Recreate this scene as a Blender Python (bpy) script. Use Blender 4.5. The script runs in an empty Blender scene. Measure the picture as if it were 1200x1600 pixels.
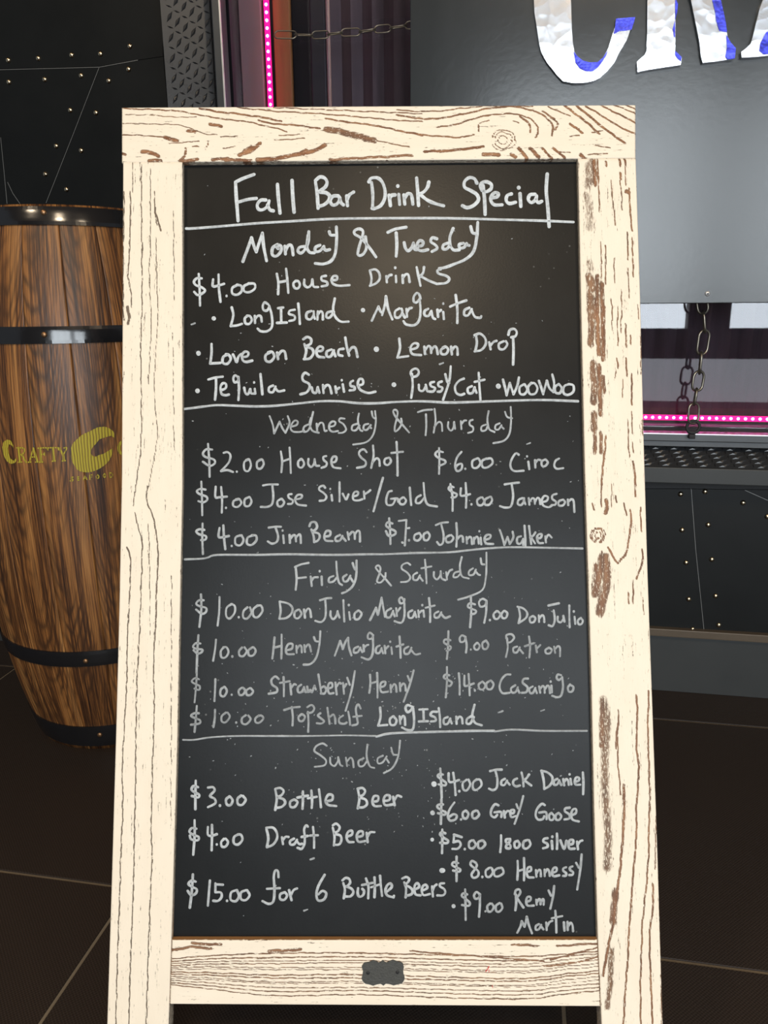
import bpy, bmesh, math, random
import numpy as np
from mathutils import Vector, Matrix
from mathutils.geometry import tessellate_polygon

random.seed(7)
rng = np.random.default_rng(7)
SC = bpy.context.scene
COL = SC.collection

# ---------------------------------------------------------------- camera
# world: X runs along the bar front, Y goes into it, Z is up, floor at 0
CAM_H = 0.88
FPX = 1200.0
def unit(v):
    v = np.array(v, float); return v / np.linalg.norm(v)
_U = unit((-40, 4357, -1200))
_N = np.array([(824 - 600) / FPX, (800 - 468) / FPX, 1.0]); _N = unit(_N - _N.dot(_U) * _U)
_R = -np.cross(_N, _U)
CM = np.array([_R, _N, _U])                       # camera axes -> world
CPOS = np.array([0.0, 0.0, CAM_H])
cd = bpy.data.cameras.new('camera'); cam = bpy.data.objects.new('camera', cd); COL.objects.link(cam)
cx, cy, cz = CM @ np.array([1, 0, 0.]), CM @ np.array([0, 1., 0]), CM @ np.array([0, 0, -1.])
cam.matrix_world = Matrix(((cx[0], cy[0], cz[0], 0), (cx[1], cy[1], cz[1], 0), (cx[2], cy[2], cz[2], CAM_H), (0, 0, 0, 1)))
cd.sensor_fit = 'VERTICAL'; cd.sensor_height = 36.0; cd.sensor_width = 27.0; cd.lens = 36.0 * FPX / 1600
cd.clip_start = 0.02; cd.clip_end = 60
SC.camera = cam

# ---------------------------------------------------------------- world, light, exposure
W = bpy.data.worlds.new('world'); SC.world = W; W.use_nodes = True
W.node_tree.nodes['Background'].inputs[0].default_value = (0.55, 0.62, 0.70, 1)
W.node_tree.nodes['Background'].inputs[1].default_value = 0.16
SC.view_settings.view_transform = 'Standard'; SC.view_settings.look = 'None'
SC.view_settings.exposure = 1.0; SC.view_settings.gamma = 1.0; SC.view_settings.use_curve_mapping = False

def area(name, loc, rot, sx, sy, power, col, shape='RECTANGLE'):
    l = bpy.data.lights.new(name, 'AREA'); l.shape = shape; l.size = sx
    if shape == 'RECTANGLE': l.size_y = sy
    l.energy = power; l.color = col
    o = bpy.data.objects.new(name, l); COL.objects.link(o); o.location = loc; o.rotation_euler = rot
    return o
# daylight coming in through the two shop windows behind the photographer
WIN = [(-0.30, 1.28), (1.60, 3.10)]; WZ0, WZ1 = 0.60, 2.45; YB = -3.3
for k, (a, b) in enumerate(WIN):
    area('window_daylight', ((a + b) / 2, YB - 0.12, (WZ0 + WZ1) / 2), (math.pi / 2, 0, 0), b - a, WZ1 - WZ0, [55, 48][k], (0.86, 0.94, 1.0))
area('pavement_daylight', (1.6, YB - 0.12, 0.22), (math.pi / 2, 0, 0), 3.0, 0.36, 4.0, (0.90, 0.93, 1.0))
# warm round ceiling downlights over the entrance
for (x, y, p) in ((-1.35, -0.9, 12), (0.35, -1.3, 22), (1.9, -0.9, 12)):
    area('ceiling_downlight', (x, y, 2.93), (0, 0, 0), 0.42, 0.42, p, (1.0, 0.80, 0.56), 'DISK')
# added warm fill light, unseen, brightening the panels behind the bar window glass
area('bar_window_fill', (-0.15, 1.782, 1.90), (0, 0, 0), 1.2, 0.05, 11, (1.0, 0.84, 0.78))
# ---------------------------------------------------------------- geometry helpers
def ray(px, py): return CM @ np.array([(px - 600) / FPX, (800 - py) / FPX, 1.0])
def P(px, py, y):
    """the point of the plane Y = y that is seen at a photograph position"""
    d = ray(px, py); return CPOS + d * (y / d[1])
def zz(py, y, px=1100): return P(px, py, y)[2]
def xx(px, y, py=80): return P(px, py, y)[0]

def mesh_obj(name, verts, faces, mats, parent=None, smooth=False, idx=None):
    me = bpy.data.meshes.new(name)
    off = np.zeros(3)
    o = bpy.data.objects.new(name, me)
    if parent is not None:
        q = parent
        while q is not None: off = off + np.array(q.location); q = q.parent
        o.parent = parent
    me.from_pydata([tuple(float(c) for c in (np.asarray(v, float) - off)) for v in verts], [], faces)
    for m in (mats if isinstance(mats, (list, tuple)) else [mats]): me.materials.append(m)
    if idx is not None: me.polygons.foreach_set('material_index', idx)
    if smooth: me.polygons.foreach_set('use_smooth', [True] * len(me.polygons))
    me.update(); COL.objects.link(o)
    return o
def empty(name, loc):
    o = bpy.data.objects.new(name, None); o.location = loc; o.empty_display_size = 0.05; COL.objects.link(o); return o
def tag(o, label=None, cat=None, group=None, kind=None):
    if label: o['label'] = label
    if cat: o['category'] = cat
    if group: o['group'] = group
    if kind: o['kind'] = kind
    return o

class MB:
    def __init__(s): s.v = []; s.f = []
    def add(s, v, f):
        n = len(s.v); s.v += [tuple(map(float, q)) for q in v]; s.f += [tuple(i + n for i in q) for q in f]
    def box(s, x0, x1, y0, y1, z0, z1, b=0.0):
        """box with its edges chamfered by b"""
        if b <= 0:
            v = [(x, y, z) for z in (z0, z1) for y in (y0, y1) for x in (x0, x1)]
            s.add(v, [(0, 2, 3, 1), (4, 5, 7, 6), (0, 1, 5, 4), (2, 6, 7, 3), (0, 4, 6, 2), (1, 3, 7, 5)]); return
        bm = bmesh.new(); bmesh.ops.create_cube(bm, size=1)
        for q in bm.verts: q.co = Vector((x0 if q.co.x < 0 else x1, y0 if q.co.y < 0 else y1, z0 if q.co.z < 0 else z1))
        bmesh.ops.bevel(bm, geom=bm.edges[:], offset=b, segments=2, affect='EDGES', profile=0.5)
        s.bm(bm)
    def bm(s, bm):
        bm.verts.ensure_lookup_table(); bm.verts.index_update()
        s.add([q.co for q in bm.verts], [tuple(q.index for q in f.verts) for f in bm.faces]); bm.free()
    def prism(s, poly, vec):
        """extrude a 3D polygon by a vector"""
        n = len(poly); vec = np.array(vec, float)
        top = [np.array(p, float) for p in poly]; bot = [p + vec for p in top]
        tri = tessellate_polygon([[Vector(p) for p in top]])
        f = [tuple(t) for t in tri] + [tuple(n + i for i in reversed(t)) for t in tri]
        f += [(i, (i + 1) % n, n + (i + 1) % n, n + i) for i in range(n)]
        s.add(top + bot, f)
    def obox(s, O, a, b, c, b0, b1):
        """oriented box; O origin, unit axes a b c, ranges (a0,b0,c0)-(a1,b1,c1)"""
        v = [O + a * x + b * y + c * z for z in (b0[2], b1[2]) for y in (b0[1], b1[1]) for x in (b0[0], b1[0])]
        s.add(v, [(0, 2, 3, 1), (4, 5, 7, 6), (0, 1, 5, 4), (2, 6, 7, 3), (0, 4, 6, 2), (1, 3, 7, 5)])
    def tube(s, pts, r, n=8, closed=False):
        pts = [np.array(p, float) for p in pts]; m = len(pts); rings = []
        up = None
        for i, p in enumerate(pts):
            t = unit((pts[(i + 1) % m] - pts[i - 1]) if closed or 0 < i < m - 1 else (pts[1] - pts[0] if i == 0 else pts[-1] - pts[-2]))
            if up is None:
                up = unit(np.cross(t, [0.3, 0.5, 0.81]))
            up = unit(up - t * up.dot(t)); w = np.cross(t, up)
            rings.append([p + r * (math.cos(2 * math.pi * k / n) * up + math.sin(2 * math.pi * k / n) * w) for k in range(n)])
        v = [q for R_ in rings for q in R_]; f = []
        for i in range(m if closed else m - 1):
            j = (i + 1) % m
            for k in range(n): f.append((i * n + k, i * n + (k + 1) % n, j * n + (k + 1) % n, j * n + k))
        if not closed: f += [tuple(reversed(range(n))), tuple((m - 1) * n + k for k in range(n))]
        s.add(v, f)
    def build(s, name, mat, parent=None, smooth=False):
        o = mesh_obj(name, s.v, s.f, mat, parent, smooth)
        bm = bmesh.new(); bm.from_mesh(o.data); bmesh.ops.recalc_face_normals(bm, faces=bm.faces); bm.to_mesh(o.data); bm.free()
        return o

def smooth_path(pts, sub=4):
    if len(pts) < 3: return [np.array(p, float) for p in pts]
    q = [np.array(p, float) for p in pts]; q = [2 * q[0] - q[1]] + q + [2 * q[-1] - q[-2]]
    out = []
    for i in range(1, len(q) - 2):
        a, b, c, d = q[i - 1:i + 3]
        for k in range(sub):
            t = k / sub
            out.append(0.5 * ((2 * b) + (c - a) * t + (2 * a - 5 * b + 4 * c - d) * t * t + (3 * b - a - 3 * c + d) * t ** 3))
    out.append(q[-2]); return out

def ribbon(pts, w, out, jitter=0.12, sub=4):
    """round ended pen stroke as (x, y, raised 0..1) points and faces"""
    p = smooth_path(pts, sub); n = len(p); V, Fc = out
    ws = w * 0.5 * (1 + jitter * np.interp(range(n), range(0, n + 4, 3), rng.uniform(-1, 1, len(range(0, n + 4, 3)))))
    base = len(V); dirs = []
    for i in range(n):
        d = p[min(i + 1, n - 1)] - p[max(i - 1, 0)]
        l = np.hypot(*d); dirs.append(d / l if l > 1e-9 else np.array([1.0, 0]))
    for i in range(n):
        d = dirs[i]; nn = np.array([-d[1], d[0]])
        V.append((*(p[i] - nn * ws[i]), 0)); V.append((*(p[i] - nn * ws[i] * 0.55), 1)); V.append((*(p[i] + nn * ws[i] * 0.55), 1)); V.append((*(p[i] + nn * ws[i]), 0))
    for i in range(n - 1):
        a = base + i * 4; b = a + 4
        for k in range(3): Fc.append((a + k, a + k + 1, b + k + 1, b + k))
    for i, sg in ((0, -1), (n - 1, 1)):
        d = dirs[i] * sg; nn = np.array([-dirs[i][1], dirs[i][0]]); c = len(V); V.append((*p[i], 1))
        for k in range(7):
            a = math.pi * (k / 6 - 0.5)
            V.append((*(p[i] + ws[i] * (math.cos(a) * d + math.sin(a) * nn)), 0))
        for k in range(6): Fc.append((c, c + 1 + k, c + 2 + k))

def parse(s, ox=0, oy=0, sc=1):
    return [[(ox + float(a.split(',')[0]) / sc, oy + float(a.split(',')[1]) / sc) for a in st.split()] for st in s.split('|') if st.strip()]

# ---------------------------------------------------------------- materials
def mat(name, col=(0.5, 0.5, 0.5), rough=0.5, metal=0.0, spec=0.5):
    m = bpy.data.materials.new(name); m.use_nodes = True
    b = m.node_tree.nodes['Principled BSDF']
    b.inputs['Base Color'].default_value = (*col, 1); b.inputs['Roughness'].default_value = rough
    b.inputs['Metallic'].default_value = metal; b.inputs['Specular IOR Level'].default_value = spec
    return m
class NT:
    def __init__(s, m): s.m = m; s.t = m.node_tree; s.b = s.t.nodes['Principled BSDF']
    def n(s, typ, **kw):
        q = s.t.nodes.new(typ)
        for k, v in kw.items():
            if k.startswith('i_'):
                key = k[2:]; q.inputs[int(key) if key.isdigit() else key.replace('_', ' ')].default_value = v
            else: setattr(q, k, v)
        return q
    def l(s, a, b): s.t.links.new(a, b)
    def noise(s, vec, scale, detail=3, rough=0.5, stretch=None):
        q = s.n('ShaderNodeTexNoise', i_Scale=scale, i_Detail=detail, i_Roughness=rough)
        if stretch:
            mp = s.n('ShaderNodeMapping'); mp.inputs['Scale'].default_value = stretch; s.l(vec, mp.inputs[0]); vec = mp.outputs[0]
        s.l(vec, q.inputs['Vector']); return q.outputs['Fac']
    def math(s, op, a, b=None, clamp=False):
        q = s.n('ShaderNodeMath', operation=op, use_clamp=clamp)
        for i, v in ((0, a), (1, b)):
            if v is None: continue
            if hasattr(v, 'is_output'): s.l(v, q.inputs[i])
            else: q.inputs[i].default_value = v
        return q.outputs[0]
    def ramp(s, fac, stops):
        q = s.n('ShaderNodeValToRGB'); e = q.color_ramp.elements
        while len(e) < len(stops): e.new(0.5)
        for k, (p, c) in enumerate(stops): e[k].position = p; e[k].color = (*c, 1) if len(c) == 3 else c
        s.l(fac, q.inputs[0]); return q.outputs[0]
    def mix(s, f, a, b):
        q = s.n('ShaderNodeMix', data_type='RGBA')
        for i, v in ((0, f), (6, a), (7, b)):
            if hasattr(v, 'is_output'): s.l(v, q.inputs[i])
            elif isinstance(v, tuple): q.inputs[i].default_value = (*v, 1)
            else: q.inputs[i].default_value = v
        return q.outputs[2]
    def bump(s, h, strength=0.3, dist=0.001):
        q = s.n('ShaderNodeBump', i_Strength=strength, i_Distance=dist); s.l(h, q.inputs['Height']); s.l(q.outputs[0], s.b.inputs['Normal']); return q
    def obj(s): return s.n('ShaderNodeTexCoord').outputs['Object']
    def rnd(s): return s.n('ShaderNodeObjectInfo').outputs['Random']

# distressed cream paint over brown wood; "grain" = metres along / across the board, "wear" = where paint has gone
def make_paint():
    m = mat('distressed_cream_paint', (0.8, 0.7, 0.55), 0.55, 0, 0.3); t = NT(m)
    g = t.n('ShaderNodeAttribute', attribute_name='grain').outputs['Vector']
    w = t.n('ShaderNodeAttribute', attribute_name='wear').outputs['Fac']
    fine = t.noise(g, 1, 4, 0.65, (55, 900, 1)); mid = t.noise(g, 1, 3, 0.6, (16, 260, 1)); spk = t.noise(g, 1, 3, 0.7, (420, 1300, 1))
    blotch = t.noise(g, 1, 2, 0.5, (14, 45, 1))
    # paint left standing in islands over the worn lines
    dash = t.noise(g, 1, 3, 0.7, (130, 700, 1)); isl = t.noise(g, 1, 4, 0.75, (190, 620, 1))
    wm = t.math('MULTIPLY', w, t.math('MULTIPLY', t.math('SUBTRACT', t.math('ADD', t.math('MULTIPLY', dash, 0.6), t.math('MULTIPLY', isl, 0.9)), 0.575), 6.5, True))
    natural = t.math('MULTIPLY', t.math('SUBTRACT', t.math('ADD', t.math('MULTIPLY', fine, 0.55), t.math('ADD', t.math('MULTIPLY', mid, 0.40), t.math('MULTIPLY', isl, 0.45))), 0.765), 5.0, True)
    tot = t.math('ADD', wm, natural)
    q = t.n('ShaderNodeMapRange', i_1=0.22, i_2=0.46, interpolation_type='SMOOTHSTEP'); t.l(tot, q.inputs[0])
    paint = t.mix(t.math('MULTIPLY', blotch, 0.9), (0.85, 0.765, 0.635), (0.76, 0.67, 0.54))
    paint = t.mix(t.math('MULTIPLY', natural, 0.25), paint, (0.48, 0.36, 0.24))
    bare = t.ramp(t.noise(g, 1, 3, 0.6, (30, 120, 1)), [(0.3, (0.11, 0.045, 0.022)), (0.46, (0.22, 0.092, 0.042)), (0.70, (0.42, 0.21, 0.10))])
    sp_ = t.n('ShaderNodeSeparateXYZ'); t.l(g, sp_.inputs[0]); isl_ = t.math('COMPARE', sp_.outputs[2], 2.0)
    bare = t.mix(t.math('MULTIPLY', w, 0.9, True), (0.13, 0.10, 0.07), bare); bare = t.mix(t.math('MULTIPLY', isl_, 0.8), bare, (0.13, 0.11, 0.085))
    t.l(t.mix(q.outputs[0], paint, bare), t.b.inputs['Base Color'])
    h = t.math('SUBTRACT', t.math('MULTIPLY', fine, 0.35), q.outputs[0])
    t.bump(h, 0.5, 0.0006)
    return m
def make_slate():
    m = mat('slate_black_panel', (0.018, 0.020, 0.022), 0.36, 0, 0.17); t = NT(m); g = t.obj()
    a = t.noise(g, 9, 4, 0.6); b = t.noise(g, 420, 2, 0.6); c = t.noise(g, 1, 3, 0.6, (60, 60, 7))
    v = t.n('ShaderNodeTexVoronoi', i_Scale=95.0); t.l(g, v.inputs['Vector'])
    sp = t.n('ShaderNodeMapRange', i_1=0.13, i_2=0.07); t.l(v.outputs['Distance'], sp.inputs[0])
    sel = t.n('ShaderNodeMapRange', i_1=0.57, i_2=0.68); t.l(t.noise(g, 11, 3, 0.7), sel.inputs[0])
    spk = t.math('MULTIPLY', sp.outputs[0], t.math('MULTIPLY', sel.outputs[0], t.math('MULTIPLY', b, 1.0)), True)
    base = t.mix(a, (0.004, 0.0045, 0.005), (0.009, 0.0097, 0.01))
    base = t.mix(t.math('MULTIPLY', c, 0.2), base, (0.02, 0.021, 0.021))
    t.l(t.mix(spk, base, (0.33, 0.34, 0.33)), t.b.inputs['Base Color'])
    r = t.n('ShaderNodeMapRange', i_3=0.27, i_4=0.38); t.l(a, r.inputs[0]); t.l(r.outputs[0], t.b.inputs['Roughness'])
    t.bump(t.math('ADD', b, t.math('MULTIPLY', a, 0.5)), 0.12, 0.0004)
    return m
def make_chalk(k):
    c = 0.60 * k ** 1.05
    m = mat('liquid_chalk_%d' % round(k * 100), (c * 0.97, c, c * 0.99), 0.8, 0, 0.15); t = NT(m); g = t.obj()
    a = t.noise(g, 260, 3, 0.7); b = t.noise(g, 60, 2, 0.5)
    f = t.math('ADD', t.math('MULTIPLY', a, 0.7), t.math('MULTIPLY', b, 0.5))
    q = t.n('ShaderNodeMapRange', i_1=0.38, i_2=0.70, i_3=0.62, i_4=1.12); t.l(f, q.inputs[0])
    mx = t.n('ShaderNodeMix', data_type='RGBA', blend_type='MULTIPLY'); mx.inputs[0].default_value = 1; mx.inputs[6].default_value = (c * 0.93, c, c * 1.05, 1)
    t.l(q.outputs[0], mx.inputs[7]); t.l(mx.outputs[2], t.b.inputs['Base Color'])
    return m
def make_stave():
    m = mat('stained_barrel_oak', (0.3, 0.15, 0.05), 0.42, 0, 0.4); t = NT(m)
    g = t.n('ShaderNodeAttribute', attribute_name='grain').outputs['Vector']
    cmb = t.n('ShaderNodeVectorMath', operation='ADD'); t.l(g, cmb.inputs[0])
    rx = t.n('ShaderNodeCombineXYZ'); t.l(t.math('MULTIPLY', t.rnd(), 37.0), rx.inputs[0]); t.l(t.math('MULTIPLY', t.rnd(), 11.0), rx.inputs[2]); t.l(rx.outputs[0], cmb.inputs[1])
    v = cmb.outputs[0]
    fine = t.noise(v, 1, 5, 0.7, (7, 330, 1)); streak = t.noise(v, 1, 3, 0.6, (2.0, 42, 1)); big = t.noise(v, 1, 2, 0.5, (3.5, 16, 1))
    # cathedral figure: rings of a stretched field
    gs = t.n('ShaderNodeSeparateXYZ'); t.l(g, gs.inputs[0]); ac = t.math('SUBTRACT', gs.outputs[1], t.math('MULTIPLY', t.math('SUBTRACT', t.rnd(), 0.5), 0.04))
    ph = t.math('ADD', t.math('MULTIPLY', gs.outputs[0], 52.0), t.math('ADD', t.math('MULTIPLY', t.math('MULTIPLY', ac, ac), -5200.0), t.math('MULTIPLY', t.noise(v, 1, 3, 0.5, (6, 40, 1)), 4.0)))
    ring = t.math('PINGPONG', ph, 1.0)
    col = t.ramp(t.math('ADD', t.math('MULTIPLY', fine, 0.62), t.math('MULTIPLY', streak, 0.38)), [(0.38, (0.022, 0.009, 0.005)), (0.465, (0.085, 0.034, 0.012)), (0.545, (0.25, 0.10, 0.027)), (0.65, (0.44, 0.20, 0.055))])
    rl = t.n('ShaderNodeMapRange', i_1=0.35, i_2=0.9); t.l(ring, rl.inputs[0])
    bigm = t.n('ShaderNodeMapRange', i_1=0.42, i_2=0.56); t.l(big, bigm.inputs[0])
    col = t.mix(t.math('MULTIPLY', t.math('MULTIPLY', rl.outputs[0], bigm.outputs[0]), 0.85), col, (0.045, 0.020, 0.009))
    dk = t.n('ShaderNodeMapRange', i_1=0.50, i_2=0.66); t.l(streak, dk.inputs[0])
    col = t.mix(t.math('MULTIPLY', dk.outputs[0], 0.35), col, (0.40, 0.20, 0.07))
    t.l(col, t.b.inputs['Base Color']); t.bump(t.math('ADD', fine, t.math('MULTIPLY', ring, 0.3)), 0.4, 0.0008)
    return m
def make_steel(name, c0, c1, r0, r1, metal=0.0, scale=6, spec=0.5, bump=0.1, bscale=140, stretch=None, bdist=0.0006):
    m = mat(name, c0, r0, metal, spec); t = NT(m); g = t.obj()
    a = t.noise(g, scale, 5, 0.62, stretch); f = t.noise(g, bscale, 2, 0.5)
    t.l(t.mix(a, c0, c1), t.b.inputs['Base Color'])
    q = t.n('ShaderNodeMapRange', i_1=0.15, i_2=0.85, i_3=r0, i_4=r1); t.l(a, q.inputs[0]); t.l(q.outputs[0], t.b.inputs['Roughness'])
    t.bump(f, bump, bdist); return m
def make_tile():
    m = mat('woven_dark_porcelain', (0.02, 0.014, 0.011), 0.5, 0, 0.35); t = NT(m); g = t.obj()
    s = t.n('ShaderNodeSeparateXYZ'); t.l(g, s.inputs[0])
    k = 2 * math.pi / 0.0052
    sx = t.math('SINE', t.math('MULTIPLY', s.outputs[0], k)); sy = t.math('SINE', t.math('MULTIPLY', s.outputs[1], k))
    w = t.math('MULTIPLY', t.math('ADD', t.math('MULTIPLY', sx, sy), 1.0), 0.5)
    a = t.noise(g, 5, 3, 0.6)
    c = t.mix(w, (0.014, 0.0095, 0.0075), (0.044, 0.031, 0.024)); c = t.mix(t.math('MULTIPLY', a, 0.6), c, (0.022, 0.016, 0.013))
    t.l(c, t.b.inputs['Base Color']); t.bump(w, 0.35, 0.0008); return m
def make_glass():
    m = bpy.data.materials.new('window_glass'); m.use_nodes = True; nt = m.node_tree; nt.nodes.clear()
    o = nt.nodes.new('ShaderNodeOutputMaterial'); mx = nt.nodes.new('ShaderNodeMixShader'); tr = nt.nodes.new('ShaderNodeBsdfTransparent'); gl = nt.nodes.new('ShaderNodeBsdfGlossy'); fr = nt.nodes.new('ShaderNodeFresnel')
    fr.inputs['IOR'].default_value = 1.5; gl.inputs['Roughness'].default_value = 0.015; gl.inputs['Color'].default_value = (1, 1, 1, 1); tr.inputs['Color'].default_value = (0.72, 0.72, 0.76, 1)
    nt.links.new(fr.outputs[0], mx.inputs[0]); nt.links.new(tr.outputs[0], mx.inputs[1]); nt.links.new(gl.outputs[0], mx.inputs[2]); nt.links.new(mx.outputs[0], o.inputs[0]); return m
def make_emit(name, col, s):
    m = mat(name, col, 0.4); b = m.node_tree.nodes['Principled BSDF']; b.inputs['Emission Color'].default_value = (*col, 1); b.inputs['Emission Strength'].default_value = s; return m
def make_foil():
    m = mat('crinkled_silver_foil', (0.93, 0.95, 1.0), 0.16, 1.0); t = NT(m); g = t.obj()
    v = t.n('ShaderNodeTexVoronoi', i_Scale=45.0); mp = t.n('ShaderNodeVectorMath', operation='ADD'); nz = t.n('ShaderNodeTexNoise', i_Scale=20.0); t.l(g, nz.inputs['Vector'])
    t.l(g, mp.inputs[0]); sc = t.n('ShaderNodeVectorMath', operation='SCALE'); sc.inputs['Scale'].default_value = 0.03; t.l(nz.outputs['Color'], sc.inputs[0]); t.l(sc.outputs[0], mp.inputs[1]); t.l(mp.outputs[0], v.inputs['Vector'])
    t.bump(v.outputs['Distance'], 0.09, 0.003); return m
def make_decal():
    m = mat('worn_yellow_print', (0.42, 0.34, 0.03), 0.6, 0, 0.3); t = NT(m); g = t.obj()
    s = t.n('ShaderNodeSeparateXYZ'); t.l(g, s.inputs[0])
    w = t.math('SINE', t.math('MULTIPLY', t.math('ADD', s.outputs[0], t.math('MULTIPLY', t.noise(g, 30, 2), 0.004)), 2 * math.pi / 0.0042))
    f = t.n('ShaderNodeMapRange', i_1=0.1, i_2=0.95); t.l(t.math('ADD', w, t.math('MULTIPLY', t.noise(g, 90, 2), 0.5)), f.inputs[0])
    t.l(t.mix(t.math('MULTIPLY', f.outputs[0], 0.72, True), (0.46, 0.37, 0.035), (0.12, 0.07, 0.015)), t.b.inputs['Base Color']); return m

M = dict(
    paint=make_paint(), slate=make_slate(), stave=make_stave(), tile=make_tile(), glass=make_glass(), foil=make_foil(), decal=make_decal(),
    blue=make_steel('blue_metallic', (0.015, 0.02, 0.30), (0.05, 0.06, 0.55), 0.2, 0.35, 0.6, 30, bump=0.5, bscale=60, bdist=0.003),
    rawwood=make_steel('bare_pine_edge', (0.50, 0.27, 0.11), (0.34, 0.17, 0.07), 0.6, 0.7, 0, 30),
    plate=make_steel('black_painted_steel', (0.004, 0.0045, 0.0045), (0.009, 0.010, 0.010), 0.32, 0.50, 0.0, 5, 0.22),
    sign=make_steel('grey_sign_steel', (0.016, 0.019, 0.021), (0.034, 0.038, 0.040), 0.14, 0.27, 0.0, 2.2, 0.52, 0.16, 90, (1, 1, 0.5)),
    trim=make_steel('dark_grey_steel_trim', (0.05, 0.052, 0.055), (0.10, 0.104, 0.108), 0.32, 0.45, 0.6, 8),
    kick=make_steel('grey_kick_board', (0.022, 0.024, 0.024), (0.036, 0.038, 0.037), 0.45, 0.6, 0.0, 7),
    bronze=make_steel('brown_trim_strip', (0.07, 0.05, 0.033), (0.12, 0.09, 0.06), 0.4, 0.6, 0.2, 12),
    tread=make_steel('tread_plate_steel', (0.012, 0.012, 0.013), (0.035, 0.036, 0.038), 0.22, 0.36, 0.0, 9, 0.5),
    rivet=make_steel('polished_rivet', (0.45, 0.38, 0.26), (0.60, 0.50, 0.36), 0.16, 0.26, 1.0, 40),
    screw=make_steel('zinc_screw', (0.8, 0.8, 0.8), (0.7, 0.7, 0.7), 0.25, 0.4, 0.8, 40),
    groove=mat('bright_scored_edge', (0.30, 0.30, 0.29), 0.4, 0.6),
    hoop=make_steel('black_hoop_steel', (0.006, 0.006, 0.007), (0.014, 0.014, 0.016), 0.10, 0.2, 0.0, 12, 0.7, 0.05),
    copper=make_steel('brown_rivet', (0.22, 0.12, 0.06), (0.35, 0.2, 0.1), 0.3, 0.5, 0.9, 60),
    chain=make_steel('tarnished_chain_steel', (0.30, 0.27, 0.22), (0.16, 0.14, 0.11), 0.25, 0.42, 0.95, 60),
    grout=make_steel('tan_grout', (0.21, 0.17, 0.12), (0.15, 0.12, 0.085), 0.8, 0.9, 0.0, 30),
    backing=mat('dark_backing', (0.012, 0.012, 0.013), 0.7),
    tag=make_steel('dark_pewter_plate', (0.028, 0.027, 0.024), (0.07, 0.068, 0.058), 0.45, 0.6, 0.35, 200, bump=0.5, bscale=500),
    roomwall=mat('dark_shop_wall', (0.06, 0.055, 0.05), 0.8), ceiling=mat('warm_brown_ceiling', (0.26, 0.17, 0.10), 0.9),
    rust=make_steel('rusty_brown_panel', (0.55, 0.34, 0.24), (0.40, 0.37, 0.38), 0.4, 0.6, 0.3, 10, 0.5, 0.3, 60, (4, 4, 1)),
    ochre=make_steel('ochre_wood_panel', (0.65, 0.32, 0.09), (0.30, 0.13, 0.05), 0.4, 0.6, 0, 10, stretch=(6, 6, 0.6)),
    corr=make_steel('sooty_steel_panel', (0.05, 0.04, 0.04), (0.22, 0.17, 0.18), 0.3, 0.5, 0.4, 7, 0.5, 0.3, 50, (5, 5, 0.5)),
    led=make_emit('pink_led_diode', (1.0, 0.22, 0.62), 22.0), ledbody=make_emit('pink_led_strip_glow', (1.0, 0.006, 0.20), 1.25), 
    red=mat('red_ink', (0.6, 0.03, 0.03), 0.5),
)
CHALK = {}
def chalk(k):
    k = round(k * 20) / 20
    if k not in CHALK: CHALK[k] = make_chalk(k)
    return CHALK[k]

# ---------------------------------------------------------------- the setting
YW = 1.70                                          # face of the bar front
# window opening in the bar front
ox0 = xx(349, 1.66); oz0 = zz(672, 1.66); ox1, oz1 = 1.75, 1.95
b = MB()
for (x0, x1, z0, z1) in ((-2.6, ox0, 0, 2.9), (ox0, ox1, 0, oz0), (ox0, ox1, oz1, 2.9), (ox1, 2.6, 0, 2.9)): b.box(x0, x1, YW + 0.006, YW + 0.32, z0, z1)
wf = tag(b.build('wall_front', M['backing']), 'black steel bar front with rivets, seams and a lit window', kind='structure')
# riveted plates: polygons in the photograph's positions on the wall face
def plate(pts, y=YW, th=0.0055, name='steel_plate', m='plate', inset=0.0008):
    q = [P(px, py, y) for px, py in pts]; c = sum(q) / len(q)
    q = [p + (c - p) / np.linalg.norm(c - p) * inset for p in q]
    k = MB(); k.prism(q, (0, th, 0)); return k.build(name, M[m], wf)
plate([(-900, 112), (0, 108), (155, 104), (72, 317), (-60, 655), (-900, 650)])
plate([(-900, 112), (0, 108), (155, 104), (215, 94), (255, 88), (248, -500), (-900, -500)])
plate([(155, 104), (215, 94), (255, 88), (262, 165), (300, 757), (-60, 655), (72, 317)])
plate([(-900, 650), (-60, 655), (300, 757), (330, 995), (-900, 952)])
plate([(300, 764), (1080, 764), (1087, 858), (1101, 996), (330, 995)])
plate([(1080, 764), (1164, 765), (1200, 781), (1330, 830), (1352, 1006), (1101, 996), (1087, 858)])
plate([(1164, 765), (1600, 770), (1800, 1040), (1352, 1006), (1330, 830), (1200, 781)])
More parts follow.
